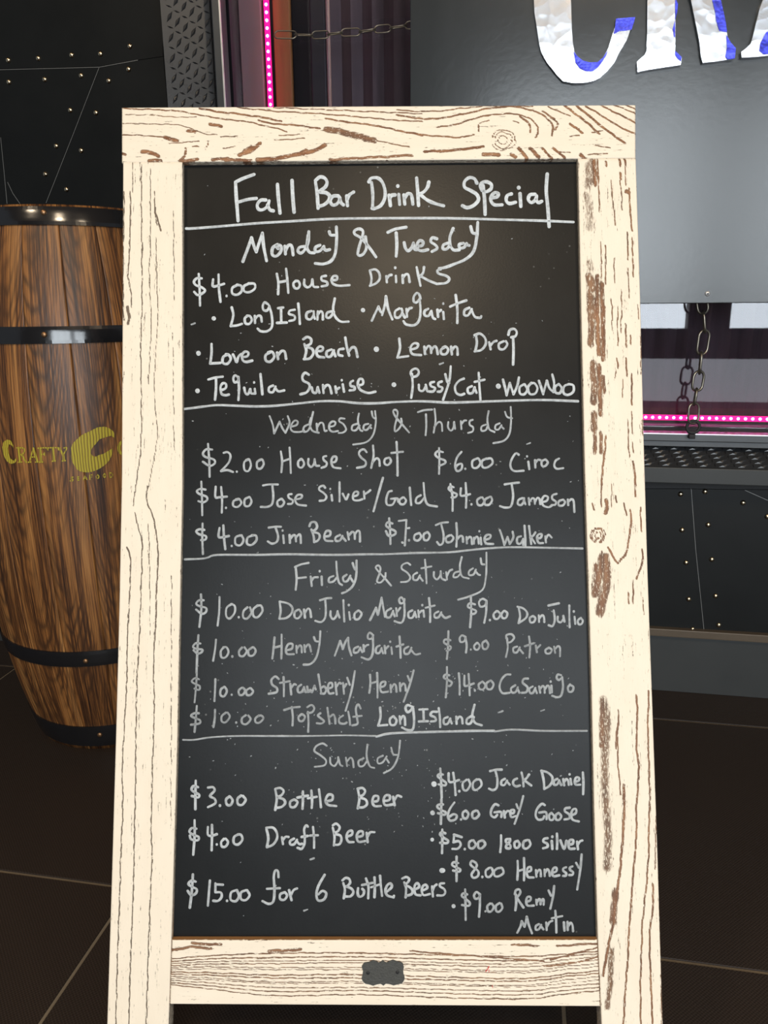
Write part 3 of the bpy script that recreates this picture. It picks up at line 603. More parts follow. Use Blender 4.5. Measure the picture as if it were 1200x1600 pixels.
# (line, crop, width px, brightness, strokes)
TX=[
('h0','A',5.6,1.0,"228,50 160,75 112,98|112,98 116,180 122,260 128,340|132,222 190,206 242,200|300,210 268,212 248,240 256,268 284,270 312,248 322,215|312,240 326,270 348,278|374,112 380,200 390,292|465,88 470,190 478,286|612,100 622,170 628,262|612,88 640,66 670,74 684,100 672,130 636,158 676,164 700,184 694,214 664,240 628,250|752,184 722,186 704,212 716,240 744,236 764,204 756,186|762,200 772,228 786,240|806,184 812,246|808,210 822,180 850,160|946,96 960,74 1000,72 1030,100 1046,150 1044,200 1020,244 985,262 965,262|962,100 970,180 968,262|1072,180 1080,245|1074,205 1086,182 1108,178|1132,174 1138,238"),
('h0','A',6.2,1.0,"1126,122 1126,124"),
('h0','B',5.6,1.0,"124,178 130,236|130,200 146,172 168,174 176,200 180,236|204,72 210,150 216,244|280,98 272,130 250,158 222,172|222,172 270,210 320,232 372,246|580,104 566,78 534,70 504,94 504,130 540,150 580,176 590,210 560,244 520,258 490,246|612,150 602,125 612,102 640,96 670,112 668,140 640,158 618,152|618,120 628,200 632,300|676,196 706,190 714,170 692,164 672,184 668,214 690,240 738,240|796,172 770,182 764,214 784,232 822,224|850,170 855,250|944,174 912,178 902,208 922,226 948,208 954,184|948,200 962,226 986,218|1020,48 1014,150 1024,260 1032,376"),
('h0','B',6.2,1.0,"842,132 842,134"),
('rule1','X',4.6,.92,"291,357 300,357 340,354 400,349 450,346 520,342 600,341 700,341 780,343 850,345 896,347"),
('h1','A',5,.95,"158,594 186,520 212,446|212,446 228,500 242,534|242,534 262,470 280,416|280,416 288,500 306,590|374,488 344,510 342,552 368,560 396,530 394,496 364,494 378,514|420,498 424,548|424,530 440,496 460,494 468,520 472,554|546,500 512,506 502,530 522,542 548,516 566,470 570,408|566,430 558,500 574,536 604,540|640,492 612,506 612,532 640,528 664,500|660,505 676,524 700,520|698,408 706,428 730,430|742,378 744,450 736,540 710,590 660,610 610,606|990,566 950,510 900,450 858,424 856,402 884,390 908,404 904,440 888,490 876,550 905,552 930,510 924,440"),
('h1','B',5,.95,"24,412 70,392 138,380|76,416 80,490 76,562|126,476 134,510 150,528 172,510 184,478|184,480 192,516 206,520|206,500 238,494 244,472 222,464 206,490 214,520 240,528 274,520|330,452 302,446 292,470 322,492 332,514 300,532|398,480 372,490 368,514 392,516 414,490|432,388 412,440 414,490 434,522 470,522|496,480 470,488 474,510 500,506 516,482|512,490 532,494|542,376 552,412 570,420|586,350 580,440 560,530 510,580 440,610 380,632 345,637"),
('m1','C',4.6,.95,"100,100 72,98 52,120 64,142 100,156 122,176 100,196 74,204 54,184|82,72 88,180 90,270|172,106 170,148 200,146 240,134|206,76 208,160 218,246|256,208 256,211|322,142 292,160 292,194 322,202 350,180 348,148 322,140|392,134 364,150 366,180 398,186 432,164 430,134 394,132|570,72 580,130 578,198|628,40 636,110 642,190|586,124 636,114|690,116 674,130 680,158 702,162 714,140 704,118 688,116|742,108 742,140 764,156 786,138 792,106|792,110 800,150 828,154|876,84 850,90 852,112 882,122 884,142 850,150|912,112 944,108 946,88 924,86 912,110 922,134 960,146 1024,142"),
('m1','D',4.6,.95,"192,52 202,100 196,142|192,50 226,44 250,68 252,104 228,132 192,146|294,86 298,124|298,100 312,82 326,78|354,84 356,124|350,32 350,35|396,80 398,128|398,98 414,76 432,78 440,122|484,30 496,90 508,146|530,30 524,66 500,92|506,84 560,114 610,134|634,42 614,50 622,70 668,84 688,104 668,128 616,134"),
('m2','C',6.5,.95,"176,350 177,351|1108,298 1109,299"),
('m2','C',4.6,.95,"288,282 298,330 282,398|282,398 320,394 352,384|386,334 370,350 374,380 398,384 414,360 402,336 384,334|432,334 434,378|436,352 452,334 470,338 476,370|516,262 494,250 482,272 488,298 510,300 524,276|522,270 538,330 540,400 510,430 470,430 450,414|578,286 610,282|596,284 598,376|572,378 632,376|682,296 652,302 646,322 680,334 680,358 648,366|704,258 710,320 714,384|786,304 758,316 756,348 780,356 800,330 800,306|800,330 808,352|826,306 824,358|826,326 842,306 856,316 858,356|910,306 884,316 880,342 902,344 926,310|932,226 922,290 936,340 970,370 1018,370"),
('m2','D',4.6,.95,"204,364 226,316 246,276|246,276 258,306 268,316|268,330 284,270 292,212|292,212 306,290 332,356|376,288 350,306 350,340 374,344 394,312 390,290|396,320 410,344|420,290 424,340|424,312 436,290 452,284|508,226 500,200 484,192 466,214 466,244 484,250 504,226|504,240 508,300 500,360 470,392 420,388 402,368|556,290 534,304 534,330 558,334 576,304|576,310 586,346 600,354|614,296 618,340|618,312 636,298|650,310 654,354|650,256 650,259|728,204 738,290 738,378|694,276 740,256 794,238|812,284 784,298 782,328 806,330 828,292|828,300 848,340 880,346 888,336"),
('m3','E',8,.9,"80,126 81,130|1192,102 1193,104"),
('m3','E',4.8,.9,"162,70 162,130 154,192|154,192 218,188|266,136 236,150 232,186 260,194 282,164 270,138 252,134|296,136 308,160 318,184 330,150 346,134|356,152 386,146 392,124 370,118 352,140 358,172 380,182 416,174|528,124 500,140 502,174 530,180 554,150 540,118 516,122|572,124 578,164|578,140 600,114 620,120 628,162|742,70 754,110 744,160|736,40 760,26 784,40 780,70 750,86 790,100 798,130 776,160 740,164|820,114 852,112 858,92 836,86 818,110 826,146 866,154|912,104 882,118 884,148 908,146 926,110|926,120 936,146|986,100 958,106 956,136 980,144|998,30 1008,90 1022,142|1018,120 1040,92 1062,98 1074,150"),
('m3','F',4.5,.9,"190,68 194,120 180,172|180,172 240,164|254,128 286,118 294,98 270,94 252,118 262,152 310,158|328,112 332,152|334,130 350,108 364,118 366,146|368,130 384,110 396,120 402,152|440,116 420,130 424,152 448,152 460,128 446,112 430,116|476,112 480,154|482,130 496,112 510,120 512,156|612,44 618,90 610,134|606,48 636,40 664,66 666,100 642,130 606,138|686,88 694,126|692,106 710,86 726,80|766,82 740,96 742,122 766,126 786,100 778,82|792,46 800,20 824,14 838,32 830,54 808,60|818,66 820,130 818,210"),
('m4','E',7,.9,"74,362 75,364"),
('m4','F',7.5,.9,"160,321 161,322|736,329 737,331"),
('m4','E',4.6,.9,"142,292 186,280 232,274|190,284 190,350 184,418|220,360 250,346 252,320 232,316 218,340 224,380 248,390 270,386|330,280 310,266 298,284 306,310 328,300 330,276|330,280 334,350 330,420|366,344 374,376 390,384 404,352|404,356 410,378 430,380|432,350 436,380|428,309 428,311|468,258 474,320 480,384|546,330 522,342 522,368 546,370 562,336|560,344 580,366 616,360|770,262 746,250 730,272 736,300 768,316 776,340 756,372 718,384|788,342 796,370 816,374 826,340|826,344 836,374|858,326 862,376|862,350 880,328 900,334 912,378|936,336 942,374|942,356 960,344|982,322 990,368|976,295 976,297|1046,300 1030,310 1032,332 1054,338 1054,356 1026,360|1076,330 1108,320 1106,292 1086,290 1076,320 1092,356 1140,376 1186,368"),
('m4','F',4.4,.9,"262,280 252,258 264,238 286,234 298,252 288,272 264,280|260,262 264,330 256,394|298,322 300,350 320,356 336,332|336,322 344,356 356,358|382,306 362,312 366,330 388,340 378,358 358,360|424,304 406,312 408,330 428,338 420,358 402,360|444,264 454,304 466,312|474,220 466,300 432,404|546,288 520,300 498,330 504,366 528,378 548,372|590,330 568,342 572,368 594,366 606,336|606,340 616,366|628,256 632,330 638,408|606,306 660,294|762,294 774,340 782,380|782,380 800,312|800,312 820,374|820,374 840,330 850,282|876,320 854,336 856,370 880,374 896,348 882,320|918,312 900,336 910,372 940,370 952,340 936,314 918,314|960,300 974,340 984,374|984,370 1004,300|1004,300 1018,340 1040,362|1040,362 1044,310 1034,266|1070,318 1050,334 1052,364 1076,368 1086,340 1070,318|1130,318 1100,330 1096,366 1120,378 1150,360 1150,326 1124,318"),
('rule2','X',4.4,.8,"288,639 305,637 320,635 340,633 370,634 400,635 430,634 470,630 500,627 530,627 560,630 590,630 620,628 660,627 700,629 740,628 800,626 850,625 903,627"),
('h2','G',3.6,.72,"106,76 130,140 142,210|142,210 184,120|184,120 206,170 230,206|230,206 262,130 248,76|272,160 316,146 326,120 306,110 284,130 270,170 290,196 340,200 376,190|410,140 376,160 370,196 396,196 420,166 436,90 446,44|428,90 420,140 440,190 490,206|474,136 478,190|480,160 500,130 524,134 536,190 552,190|574,160 612,150 620,124 596,118 574,140 574,180 600,198 640,192|692,96 658,94 650,116 684,140 704,180 680,204 646,208|790,136 754,150 750,184 780,186 808,150|804,56 796,110 812,180 830,192|878,136 846,146 840,176 864,184 890,156 896,146|886,160 900,170|904,40 912,80 930,96|930,36 936,120 916,220 860,280 760,298|1196,204 1150,150 1090,80 1072,40 1086,26 1106,44 1100,90 1084,160 1088,196 1120,170 1138,130 1134,96"),
('h2','H',3.6,.72,"212,56 250,44 300,40|262,70 264,140 260,200|316,36 322,110 310,184|314,150 340,118 360,128 364,174|402,118 400,150 418,172 436,150 438,118|438,120 444,160|480,112 484,162|484,130 500,110 514,108|554,104 536,112 536,136 556,150 554,176 526,186|636,134 610,146 610,172 636,168 650,140|654,50 646,100 656,160 690,180|722,126 698,138 696,162 716,164 734,138|734,146 748,160|756,54 770,86 800,94|792,24 794,110 784,190 750,234 684,250"),
('w1','I',4,.75,"166,50 130,48 108,74 124,96 176,112 182,136 150,152 108,126|140,14 148,120 150,220|238,70 262,66 280,86 270,130 222,184|222,184 260,178 296,190|320,187 320,189|390,112 366,130 368,176 392,184 408,150 398,112 378,116|464,114 446,130 448,164 470,168 488,140 478,112 460,118"),
('w1','G',4,.75,"194,352 204,430 198,514|262,322 268,420 272,520|206,430 262,410|356,412 330,430 332,470 358,478 376,446 358,412 344,416|410,410 408,450 430,474 452,450 458,412|458,414 466,460 494,464|548,388 526,396 530,420 552,440 546,466 512,480|590,440 622,430 628,396 602,394 588,430 604,474 660,484|864,358 844,336 816,344 804,372 824,402 856,430 850,466 790,480|914,306 918,390 900,480|908,440 940,406 962,420 966,464|1040,400 1008,412 1004,446 1030,458 1054,430 1044,402|1098,278 1104,400 1106,540|1058,364 1148,354"),
('w1','H',4,.75,"368,306 336,300 320,320 340,342 380,358 380,376 344,392|344,280 346,360 344,442|484,304 456,340 444,390 456,424 484,412 486,380 462,384 448,400|508,409 508,411|572,348 552,364 554,400 580,404 602,376 590,346 568,350|640,346 612,362 616,398 644,402 678,376 670,346 638,348|842,322 822,314 794,360 792,400 814,424 872,422|902,366 908,412|894,331 894,333|944,356 946,402|946,374 962,354 978,356|1006,352 986,364 988,392 1008,392 1024,370 1010,352|1094,346 1072,360 1064,390 1080,410 1120,406"),
('w2','I',4,.74,"124,300 92,296 70,310 90,330 130,344 134,366 108,380 80,372|98,250 102,350 104,460|188,282 186,346 210,348 258,344|222,284 228,360 226,444|252,413 252,415|330,360 300,372 298,402 326,408 348,384 336,360 314,360|398,346 370,362 370,400 396,402 412,374 402,348|484,274 520,268 576,268|542,272 548,340 540,390 510,408 470,408|596,358 574,374 578,402 600,404 616,380 602,358|662,328 642,332 646,352 670,368 664,388 640,390|682,362 720,354 726,334 700,334 684,360 700,392 752,400|872,288 860,276 838,284 836,302 864,322 880,344 868,366 838,370|912,334 916,368|904,295 904,297|962,254 962,310 962,374|982,326 992,346 1004,362 1018,330|1046,344 1074,334 1078,316 1058,314 1046,336 1050,364 1080,368 1104,360|1114,312 1118,356|1118,330 1140,316 1154,304"),
('w2','J',4,.74,"100,200 74,290 48,384|148,272 130,280 118,320 124,348 152,348 168,322|144,316 180,314 184,332|210,308 192,322 194,342 214,346 228,326 216,308|248,254 252,310 256,350|308,296 286,310 282,336 304,338 328,310|324,228 330,300 346,346 398,358|490,252 472,246 462,262 486,280 508,290 500,306 478,308|472,234 484,310 484,382|530,258 528,296 550,298 580,290|556,228 560,300 558,364|588,345 588,347|640,308 620,322 624,348 646,350 658,328 648,308|690,304 664,320 662,346 686,348 702,324 696,304|772,236 810,230 850,226|810,234 818,300 806,356 774,364 746,356|868,312 848,322 844,344 862,350 878,330 878,312|878,324 886,346|904,312 908,348|910,330 924,312 936,320 938,344|940,330 952,310 964,318 968,344|980,334 1004,326 1010,306 990,300 976,324 984,352 1012,362 1030,354|1058,288 1036,296 1034,316 1054,332 1050,348 1030,350|1092,320 1070,330 1070,352 1092,352 1104,334 1094,320|1120,320 1122,350|1124,330 1140,318 1152,330 1156,388"),
('w3','K',4.2,.68,"116,112 86,108 66,122 86,140 126,150 124,172 96,176|106,72 104,160 108,262|212,100 206,154 230,158 270,150|236,84 240,160 248,232|288,211 288,213|340,146 312,160 312,200 342,208 362,176 350,146|424,146 388,160 384,198 412,206 442,178 440,148 414,146|520,98 560,92 596,92|562,96 578,150 570,186 540,198 514,184|610,146 614,194|606,115 606,117|650,144 652,192|654,168 672,146 686,150 690,184|690,160 708,140 718,150 720,194|786,110 800,150 804,188|774,88 784,66 810,64 822,90 810,112 790,124 830,134 838,158 824,180 802,188|868,154 900,148 904,122 880,120 866,150 876,178 918,182|964,144 938,158 938,180 964,178 980,150|980,156 1000,180|1012,126 1020,172|1022,144 1042,124 1056,136 1058,168|1058,140 1074,118 1088,126 1090,184"),
('w3','L',4,.68,"132,112 104,104 92,124 110,140 150,160 148,180 110,190 92,160|112,80 118,160 120,240|172,96 220,90|220,90 216,160 210,248|194,230 196,232|236,216 236,218|228,142 238,140|300,172 272,184 270,212 294,218 312,194 302,172|350,166 328,180 330,212 352,216 366,188 354,166|404,122 440,108 480,104|436,112 452,180 448,232 428,246 412,228|490,186 468,200 472,228 498,226 514,202 500,184|532,110 536,180 532,256|534,214 556,190 572,196 574,226|596,196 598,236|600,212 614,196 626,204 630,240|642,200 642,238|644,212 658,194 668,204 672,238|684,200 688,242|676,159 676,161|708,216 740,204 746,184 722,184 708,206 718,236 762,240|804,154 820,200 832,246|832,246 852,196|852,196 866,240|866,240 888,200 884,164|936,192 914,200 912,232 932,238 950,208|950,212 950,246|958,126 962,190 964,250|986,128 994,190 1000,240|1026,168 1014,186 994,200|998,196 1024,236|1038,206 1060,200 1066,180 1046,180 1036,200 1046,232 1074,234|1088,192 1092,230|1092,206 1108,182 1128,200"),
('rule3','X',3.8,.66,"289,874 315,873 325,871 340,867 400,867 450,866 520,867 580,866 600,866 650,864 700,863 730,860 760,857 800,855 860,856 910,857"),
('h3','K',4,.72,"684,344 720,328 768,318|688,346 694,420 688,486|700,414 752,408|782,404 788,462|786,430 802,410 826,408|850,404 852,456|838,369 838,371|924,400 898,412 896,438 924,434 944,410|942,310 946,380 958,440 978,456|1006,392 984,410 990,434 1012,430 1030,398|1030,410 1046,436|1044,320 1056,356 1066,362|1068,304 1066,400 1046,460 1010,494 978,508"),
('h3','L',3.6,.68,"124,500 90,460 44,410 28,386 44,374 58,392 50,430 36,474 60,480 86,450 90,422|244,370 224,358 194,372 192,396 226,420 244,450 226,474 186,478|286,420 264,434 264,462 288,464 304,436|302,444 322,470|336,338 342,410 346,486|314,392 376,380|392,416 392,444 410,462 430,440 434,410|434,414 440,454 464,466|468,416 474,462|474,440 488,410 506,400|556,410 522,420 514,446 538,446 558,424|566,322 554,380 566,440 610,456|636,392 612,410 612,434 640,430 654,400|652,410 668,430 680,434|684,330 690,364 706,368|720,294 720,380 716,450 695,527 612,568 544,588"),
('f1','M',4,.7,"112,72 84,72 66,94 90,110 128,120 126,146 100,156 66,130|96,36 98,130 86,238|212,52 210,140 200,230|286,96 256,120 254,170 276,186 306,150 308,110 288,94|332,177 332,179|386,116 362,140 360,178 384,186 412,150 402,116|450,104 422,130 424,170 450,178 480,140 472,106 448,106|588,84 594,140 586,186|588,80 640,92 668,120 660,156 630,182 588,188|704,130 682,146 682,178 704,184 724,156 710,130|740,130 746,180|746,150 764,124 778,134 784,176|840,72 880,60 910,58|872,62 876,120 872,180 846,208 810,200|906,140 906,170 922,190 942,170 950,140|950,146 962,180|986,72 988,130 992,204|1022,146 1028,192|1020,101 1020,103|1078,136 1056,156 1058,188 1082,188 1100,156 1082,136"),
('f1','N',4,.7,"28,202 46,166 60,136|60,136 70,174|72,170 90,82|90,82 98,130 108,184|140,140 116,156 114,184 136,186 152,152|152,160 160,182|168,138 172,180|172,160 190,136|208,96 196,80 184,92 190,112 208,108 212,90|212,110 212,180 196,216 160,208|254,150 234,162 236,188 256,188 268,158|268,164 276,186|286,150 290,186|290,166 304,152|314,150 318,184|308,121 308,123|344,84 350,150 350,212|326,136 374,124|394,156 374,168 376,188 396,186 410,160|408,168 430,190 456,182|590,118 562,112 552,130 574,142 596,152 590,166 568,172|568,76 570,160 564,240|652,98 630,88 612,106 620,130 644,124 652,100|652,100 650,160 640,216|670,201 670,203|706,154 690,170 696,194 714,194 726,170 712,154|746,152 732,170 738,190 756,190 764,166 750,152|824,132 832,180 824,216|818,130 850,140 870,164 862,192 824,218|900,180 884,192 888,214 906,212 914,192 902,180|932,176 934,212|936,192 950,176 960,186 962,212|984,124 1040,112|1012,150 1018,200 1006,234 986,230|1034,184 1034,206 1050,214 1064,196|1064,180 1070,210|1096,124 1096,180 1098,240|1124,184 1128,222|1120,155 1120,157|1158,190 1142,204 1146,224 1162,222 1168,204 1156,192"),
('f2','M',4,.62,"92,342 64,340 46,362 68,376 104,380 100,396 74,406 50,384|80,290 74,380 70,480 68,526|190,318 184,380 172,450|238,366 220,390 224,428 250,428 268,396 256,366 236,366|292,422 292,425|352,368 334,390 338,418 362,420 382,390 368,366|412,370 392,386 396,416 422,416 438,388 424,366 406,372|556,304 550,370 542,436|600,286 600,370 598,436|554,368 600,356|634,384 664,374 668,346 642,346 626,380 636,408 676,408|692,356 694,400|696,376 712,354 724,364 726,398|742,352 746,394|748,370 764,348 776,358 784,392|802,302 812,326 832,330|842,266 836,350 816,430 780,470 738,474|932,418 950,370 966,326|966,326 982,370|982,376 1000,330 1016,306|1016,306 1020,360 1036,416|1078,362 1054,374 1052,398 1076,396 1092,368|1092,374 1104,396|1112,352 1114,390|1114,370 1130,354 1142,350|1166,284 1150,274 1138,292 1142,312 1164,310 1172,290|1170,300 1172,370 1164,420 1140,442 1100,428"),
('f2','N',3.8,.62,"80,338 62,350 60,376 78,378 90,352|90,358 98,380|106,340 110,380|110,358 126,342|142,348 146,384|136,317 136,319|186,290 190,350 192,404|170,344 206,332|234,344 212,358 214,382 236,380 250,350|248,362 270,386 296,382|458,310 430,306 424,322 444,336 462,346 456,360 438,366|448,262 446,340 440,410|536,290 520,284 508,300 514,320 534,314 540,292|540,296 546,340 542,376|568,359 568,361|600,324 586,340 590,358 606,360 616,340 604,324|648,312 630,326 634,354 652,356 662,334 650,312|758,300 760,282 786,278 800,296 784,318 766,324|762,300 766,350 756,400|816,344 796,352 798,374 816,374 830,348|828,356 848,380|880,290 886,340 882,402|858,342 906,326|916,338 922,374|920,356 940,336|986,350 968,362 972,380 992,380 1002,362 988,350|1014,344 1020,378|1018,360 1034,342 1046,352 1046,396"),
('f3','O',3.6,.52,"84,126 60,118 38,138 62,156 88,168 84,192 56,184|70,80 66,160 56,270"),
('f3','O',4,.6,"186,126 184,190 180,262|242,172 220,190 218,224 240,232 258,200 246,174|288,221 288,223|352,178 332,196 336,222 358,222 372,196 358,178|402,180 380,196 382,222 404,224 422,202 408,182|582,124 560,108 536,130 542,160 570,180 568,206 520,216|612,112 614,170 614,232|590,148 650,138|654,154 660,220|660,180 678,156 690,160|722,160 702,176 704,206 726,204 740,174|740,180 750,206|760,172 766,206 780,190 788,208 806,166|806,168 814,190|830,96 840,160 848,214|846,180 866,170 878,190 868,214 846,214|890,184 916,174 914,150 896,152 888,184 898,214 924,212|936,146 944,220|944,170 960,148 970,152|984,148 990,216|990,176 1004,156|1010,116 1026,160|1058,74 1036,200 1000,322"),
('f3','P',4,.6,"28,84 30,130 24,180|66,74 68,140 68,206|30,130 66,120|86,150 106,142 110,122 90,124 82,146 90,176 124,174|138,138 140,176|142,156 156,134 166,142 170,174|188,128 190,170|192,148 206,130 216,140 220,168|230,90 240,116|262,60 240,140 208,228|452,86 430,84 424,100 444,110 466,124 458,142 440,142|440,42 440,120 434,204|504,76 508,130 508,190|534,88 534,140 550,142 584,130|556,80 560,140 562,194|590,167 590,169|626,122 610,136 616,160 636,160 646,138 630,120|674,114 652,130 656,158 678,160 690,134 676,114|780,82 756,84 732,110 722,150 738,182 776,180|806,140 784,156 788,178 808,176 820,150|818,158 828,180|874,104 852,106 846,126 872,150 866,176 840,180|900,146 882,158 886,180 902,180 914,154|914,160 922,182|934,146 940,180|940,160 952,144 962,152 964,180|966,160 978,142 988,150 992,182|1000,142 1002,178|996,119 996,121|1052,86 1034,82 1028,100 1040,112 1056,100|1058,96 1062,150 1052,194 1030,204 1004,196|1100,136 1088,152 1094,174 1112,172 1118,150 1102,138"),
('f4','O',4,.56,"616,318 660,304 712,298|664,306 670,360 668,414|724,344 706,362 710,384 732,386 746,360 730,344|760,300 786,286 804,304 792,330 762,338|764,330 768,390 766,454|842,338 826,352 846,370 866,388 848,402 820,400|886,304 892,350 900,404|902,360 924,346 934,370 936,402|984,352 960,370 962,398 990,404 1006,396|1016,328 1024,370 1028,410|1094,308 1078,282 1064,310 1072,370 1074,404 1042,414|1048,360 1100,354|82,338 54,338 34,354 58,368 90,382 86,402 34,410|70,292 64,370 56,454|184,316 182,370 174,424|252,334 226,356 226,388 250,394 276,360 262,334|316,395 316,397|376,350 352,370 354,400 380,406 406,376 392,352|458,352 436,370 438,394 462,396 486,370 472,352 452,356"),
('f4','P',4.4,.74,"82,260 84,310 72,356|72,356 120,352|150,306 134,322 138,350 160,352 170,328 154,306|186,306 190,346|190,326 204,304 214,314 216,352|248,252 228,246 218,262 228,284 246,274 256,254|258,262 264,320 258,374 230,380 200,366|292,270 336,268|314,270 316,332|290,334 338,332|386,282 362,282 352,300 376,312 380,330 354,334|396,262 402,310 404,364|444,310 424,320 424,346 444,346 458,318|458,324 466,344|490,308 492,346|492,326 506,308 520,316 524,344|570,306 548,320 546,344 566,344 584,310|588,244 576,300 590,340 626,354"),
('rule4','X',3.2,.66,"286,1156 303,1156 330,1152 370,1150 420,1150 480,1150 540,1149 587,1150"),
('rule4','X',4.6,.7,"588,1151 610,1146 660,1144 700,1143 740,1142 772,1142"),
('rule4','X',4,.55,"773,1143 800,1140 850,1142 917,1142"),
('h4','Q',3.6,.6,"768,84 746,72 714,86 704,112 736,134 764,160 756,186 706,194|786,146 788,176 808,190 826,166 828,144|830,150 838,182 850,190|868,146 874,190|874,166 892,146 904,160 908,196|960,150 934,164 938,190 960,188 980,160|980,78 976,140 992,190 1016,200|1060,136 1034,150 1036,176 1060,170 1080,140|1078,150 1092,172|1104,94 1114,128 1136,132|1150,58 1140,140 1110,200 1066,226"),
('s1','Q',4.6,.78,"98,300 74,294 64,314 84,328 104,340 98,354 66,346|86,266 84,340 84,414|150,302 176,300 184,318 160,346 184,360 188,384 150,404|212,395 212,397|262,348 244,364 248,390 268,392 278,368 264,348|322,344 304,360 306,388 328,392 346,366 332,346|500,310 508,360 500,418|502,308 526,304 544,320 532,342 510,352 542,362 552,382 534,402 504,408|598,364 578,376 580,402 602,402 616,378 600,364|644,322 644,370 642,412|616,354 670,344|688,318 692,370 690,408|670,358 716,350|728,312 734,360 738,404|764,374 796,366 798,342 776,340 762,368 776,392 818,398|930,308 938,360 930,410|930,308 954,304 968,320 958,340 936,352 970,364 978,388 960,404 930,406|1010,376 1034,370 1036,348 1014,348 1006,376 1018,398 1050,398|1068,372 1094,366 1096,344 1074,344 1064,370 1074,394 1110,390|1114,350 1122,394|1122,366 1136,344 1156,350"),
('s2','S',4.6,.8,"100,56 74,52 60,74 84,92 114,104 108,124 70,118 62,96|90,6 90,100 82,208|168,46 168,90 190,98 220,88|192,34 192,100 190,182|220,147 220,149|262,116 246,134 250,160 272,160 286,134 272,114|350,88 322,104 320,140 346,148 370,120 362,92 342,90|512,60 522,110 514,162|510,50 550,50 572,80 572,116 548,150 514,164|602,106 608,146|606,126 622,104 640,104|672,114 650,128 652,148 674,146 690,120|688,128 704,146 720,144|754,44 744,36 732,60 736,110 732,150 716,174 694,168|718,104 752,98|784,46 790,110 790,168|766,96 812,94|900,50 910,100 906,154|900,36 920,26 940,46 930,70 908,84 944,96 950,124 936,148 906,150|986,102 1012,90 1012,68 990,74 980,104 992,132 1022,134|1046,104 1074,96 1074,72 1052,74 1040,100 1050,132 1090,128|1098,80 1104,134|1104,104 1118,78 1144,76"),
('s3','S',4.6,.76,"96,366 72,360 54,380 78,398 102,410 98,434 70,446 50,420|80,324 74,420 62,518|180,360 174,430 168,506|212,376 212,426|218,382 256,384|212,428 244,430 248,456 228,478 200,478|280,477 280,479|334,416 304,430 302,472 332,480 350,450 338,416|392,416 362,430 362,468 390,474 412,446 398,416|582,340 578,304 562,302 554,340 558,410 552,480 524,496 488,480|514,408 590,404|618,428 592,440 592,468 616,472 632,448 620,428|644,416 658,474|654,446 670,416 690,406|852,326 816,390 804,440 814,476 848,470 862,436 840,420 816,440"),
('s3','T',4.6,.76,"208,170 222,230 212,306|200,146 230,124 262,136 268,170 244,196 232,200 280,220 298,254 272,288 226,290|340,216 336,260 350,292 382,280 394,244 378,222|410,130 432,200 430,306|376,188 470,168|486,120 490,200 486,296|456,208 540,180|536,106 544,200 554,284|592,252 640,206 630,174 600,190 584,236 600,280 656,298|660,284 656,298|752,164 768,220 764,298|734,130 770,116 796,134 784,164 758,186 800,206 826,236 816,270 768,284|852,226 886,204 872,172 850,184 842,220 852,270 896,280|920,236 958,214 946,186 920,196 908,236 924,278 980,268|1000,200 1008,290|1004,240 1020,200 1040,184|1108,172 1074,176 1072,200 1108,224 1118,256 1096,280 1048,280"),
('j1','R',8,.85,"80,155 81,157"),
('j1','R',4.4,.74,"142,90 116,88 108,106 140,128 164,148 156,166 112,158|124,48 130,150 134,250|182,82 184,136 210,142 254,128|214,78 224,150 230,232|256,205 256,207|306,126 280,150 284,192 308,200 332,160 320,126|376,124 352,146 352,188 376,196 410,164 400,126 374,126|470,66 510,56 550,56|506,60 520,120 516,180 490,198 462,188|572,120 550,134 548,160 570,162 588,132|588,140 606,160|656,118 634,130 630,156 650,172 676,166|688,76 698,120 702,172|740,90 722,116 700,132|704,128 756,166|828,66 842,130 846,190|826,64 866,74 900,104 900,140 880,170 846,190|936,120 914,134 914,160 936,158 950,130|950,138 964,162|978,122 984,164|984,142 998,122 1010,130 1016,162|1028,120 1034,158|1022,87 1022,89|1062,142 1086,130 1086,112 1066,112 1058,140 1066,160 1096,160|1114,76 1118,150 1116,226"),
('j2','R',7.5,.85,"70,355 71,357"),
('j2','R',4.4,.72,"142,298 112,300 104,318 136,340 162,352 152,370 108,358|132,262 130,350 128,432|222,284 190,330 176,380 194,410 230,400 238,374 214,366 186,384|268,401 268,403|300,340 280,356 284,390 306,394 320,364 304,342|372,340 348,354 348,388 370,394 394,368 382,342|528,304 504,296 480,330 476,370 500,388 520,370|500,352 546,350 548,384|566,344 572,388|572,362 588,344 600,344|614,362 634,356 636,336 616,338 610,360 618,386 648,378|652,296 664,324|700,240 676,330 640,432|850,302 828,294 796,330 786,372 802,402 834,400 846,380|812,354 858,352 862,400|896,356 880,372 884,402 904,404 914,380 898,358|946,356 926,372 928,402 950,404 964,380 948,358|1022,320 992,326 990,346 1018,366 1020,394 986,402|1038,374 1066,356 1066,330 1044,334 1032,370 1044,404 1086,416"),
('j3','R',6,.8,"68,541 68,543"),
('j3','R',4.6,.76,"158,498 134,490 122,508 150,530 178,548 170,566 124,564|138,472 138,560 136,636|220,508 216,560|220,508 272,524|216,560 250,552 266,576 246,604 208,606|294,607 294,609|344,546 324,562 326,596 350,602 370,576 354,548|414,548 388,560 388,596 412,602 436,574 422,548|546,512 546,570 540,628|606,538 580,542 584,564 610,580 608,602 582,600 584,580 606,556 608,538|660,550 640,562 642,594 662,598 676,574 662,550|730,544 704,556 700,594 724,604 750,576 740,546|868,532 844,538 840,556 866,570 868,592 838,602|898,552 902,606|902,521 902,523|934,500 936,560 934,606|958,548 970,580 984,606 994,580 1000,550|1018,576 1044,570 1046,546 1024,546 1014,572 1022,604 1056,604|1074,556 1080,608|1080,578 1094,554 1110,548"),
('j4','U',7.5,.85,"94,185 102,185"),
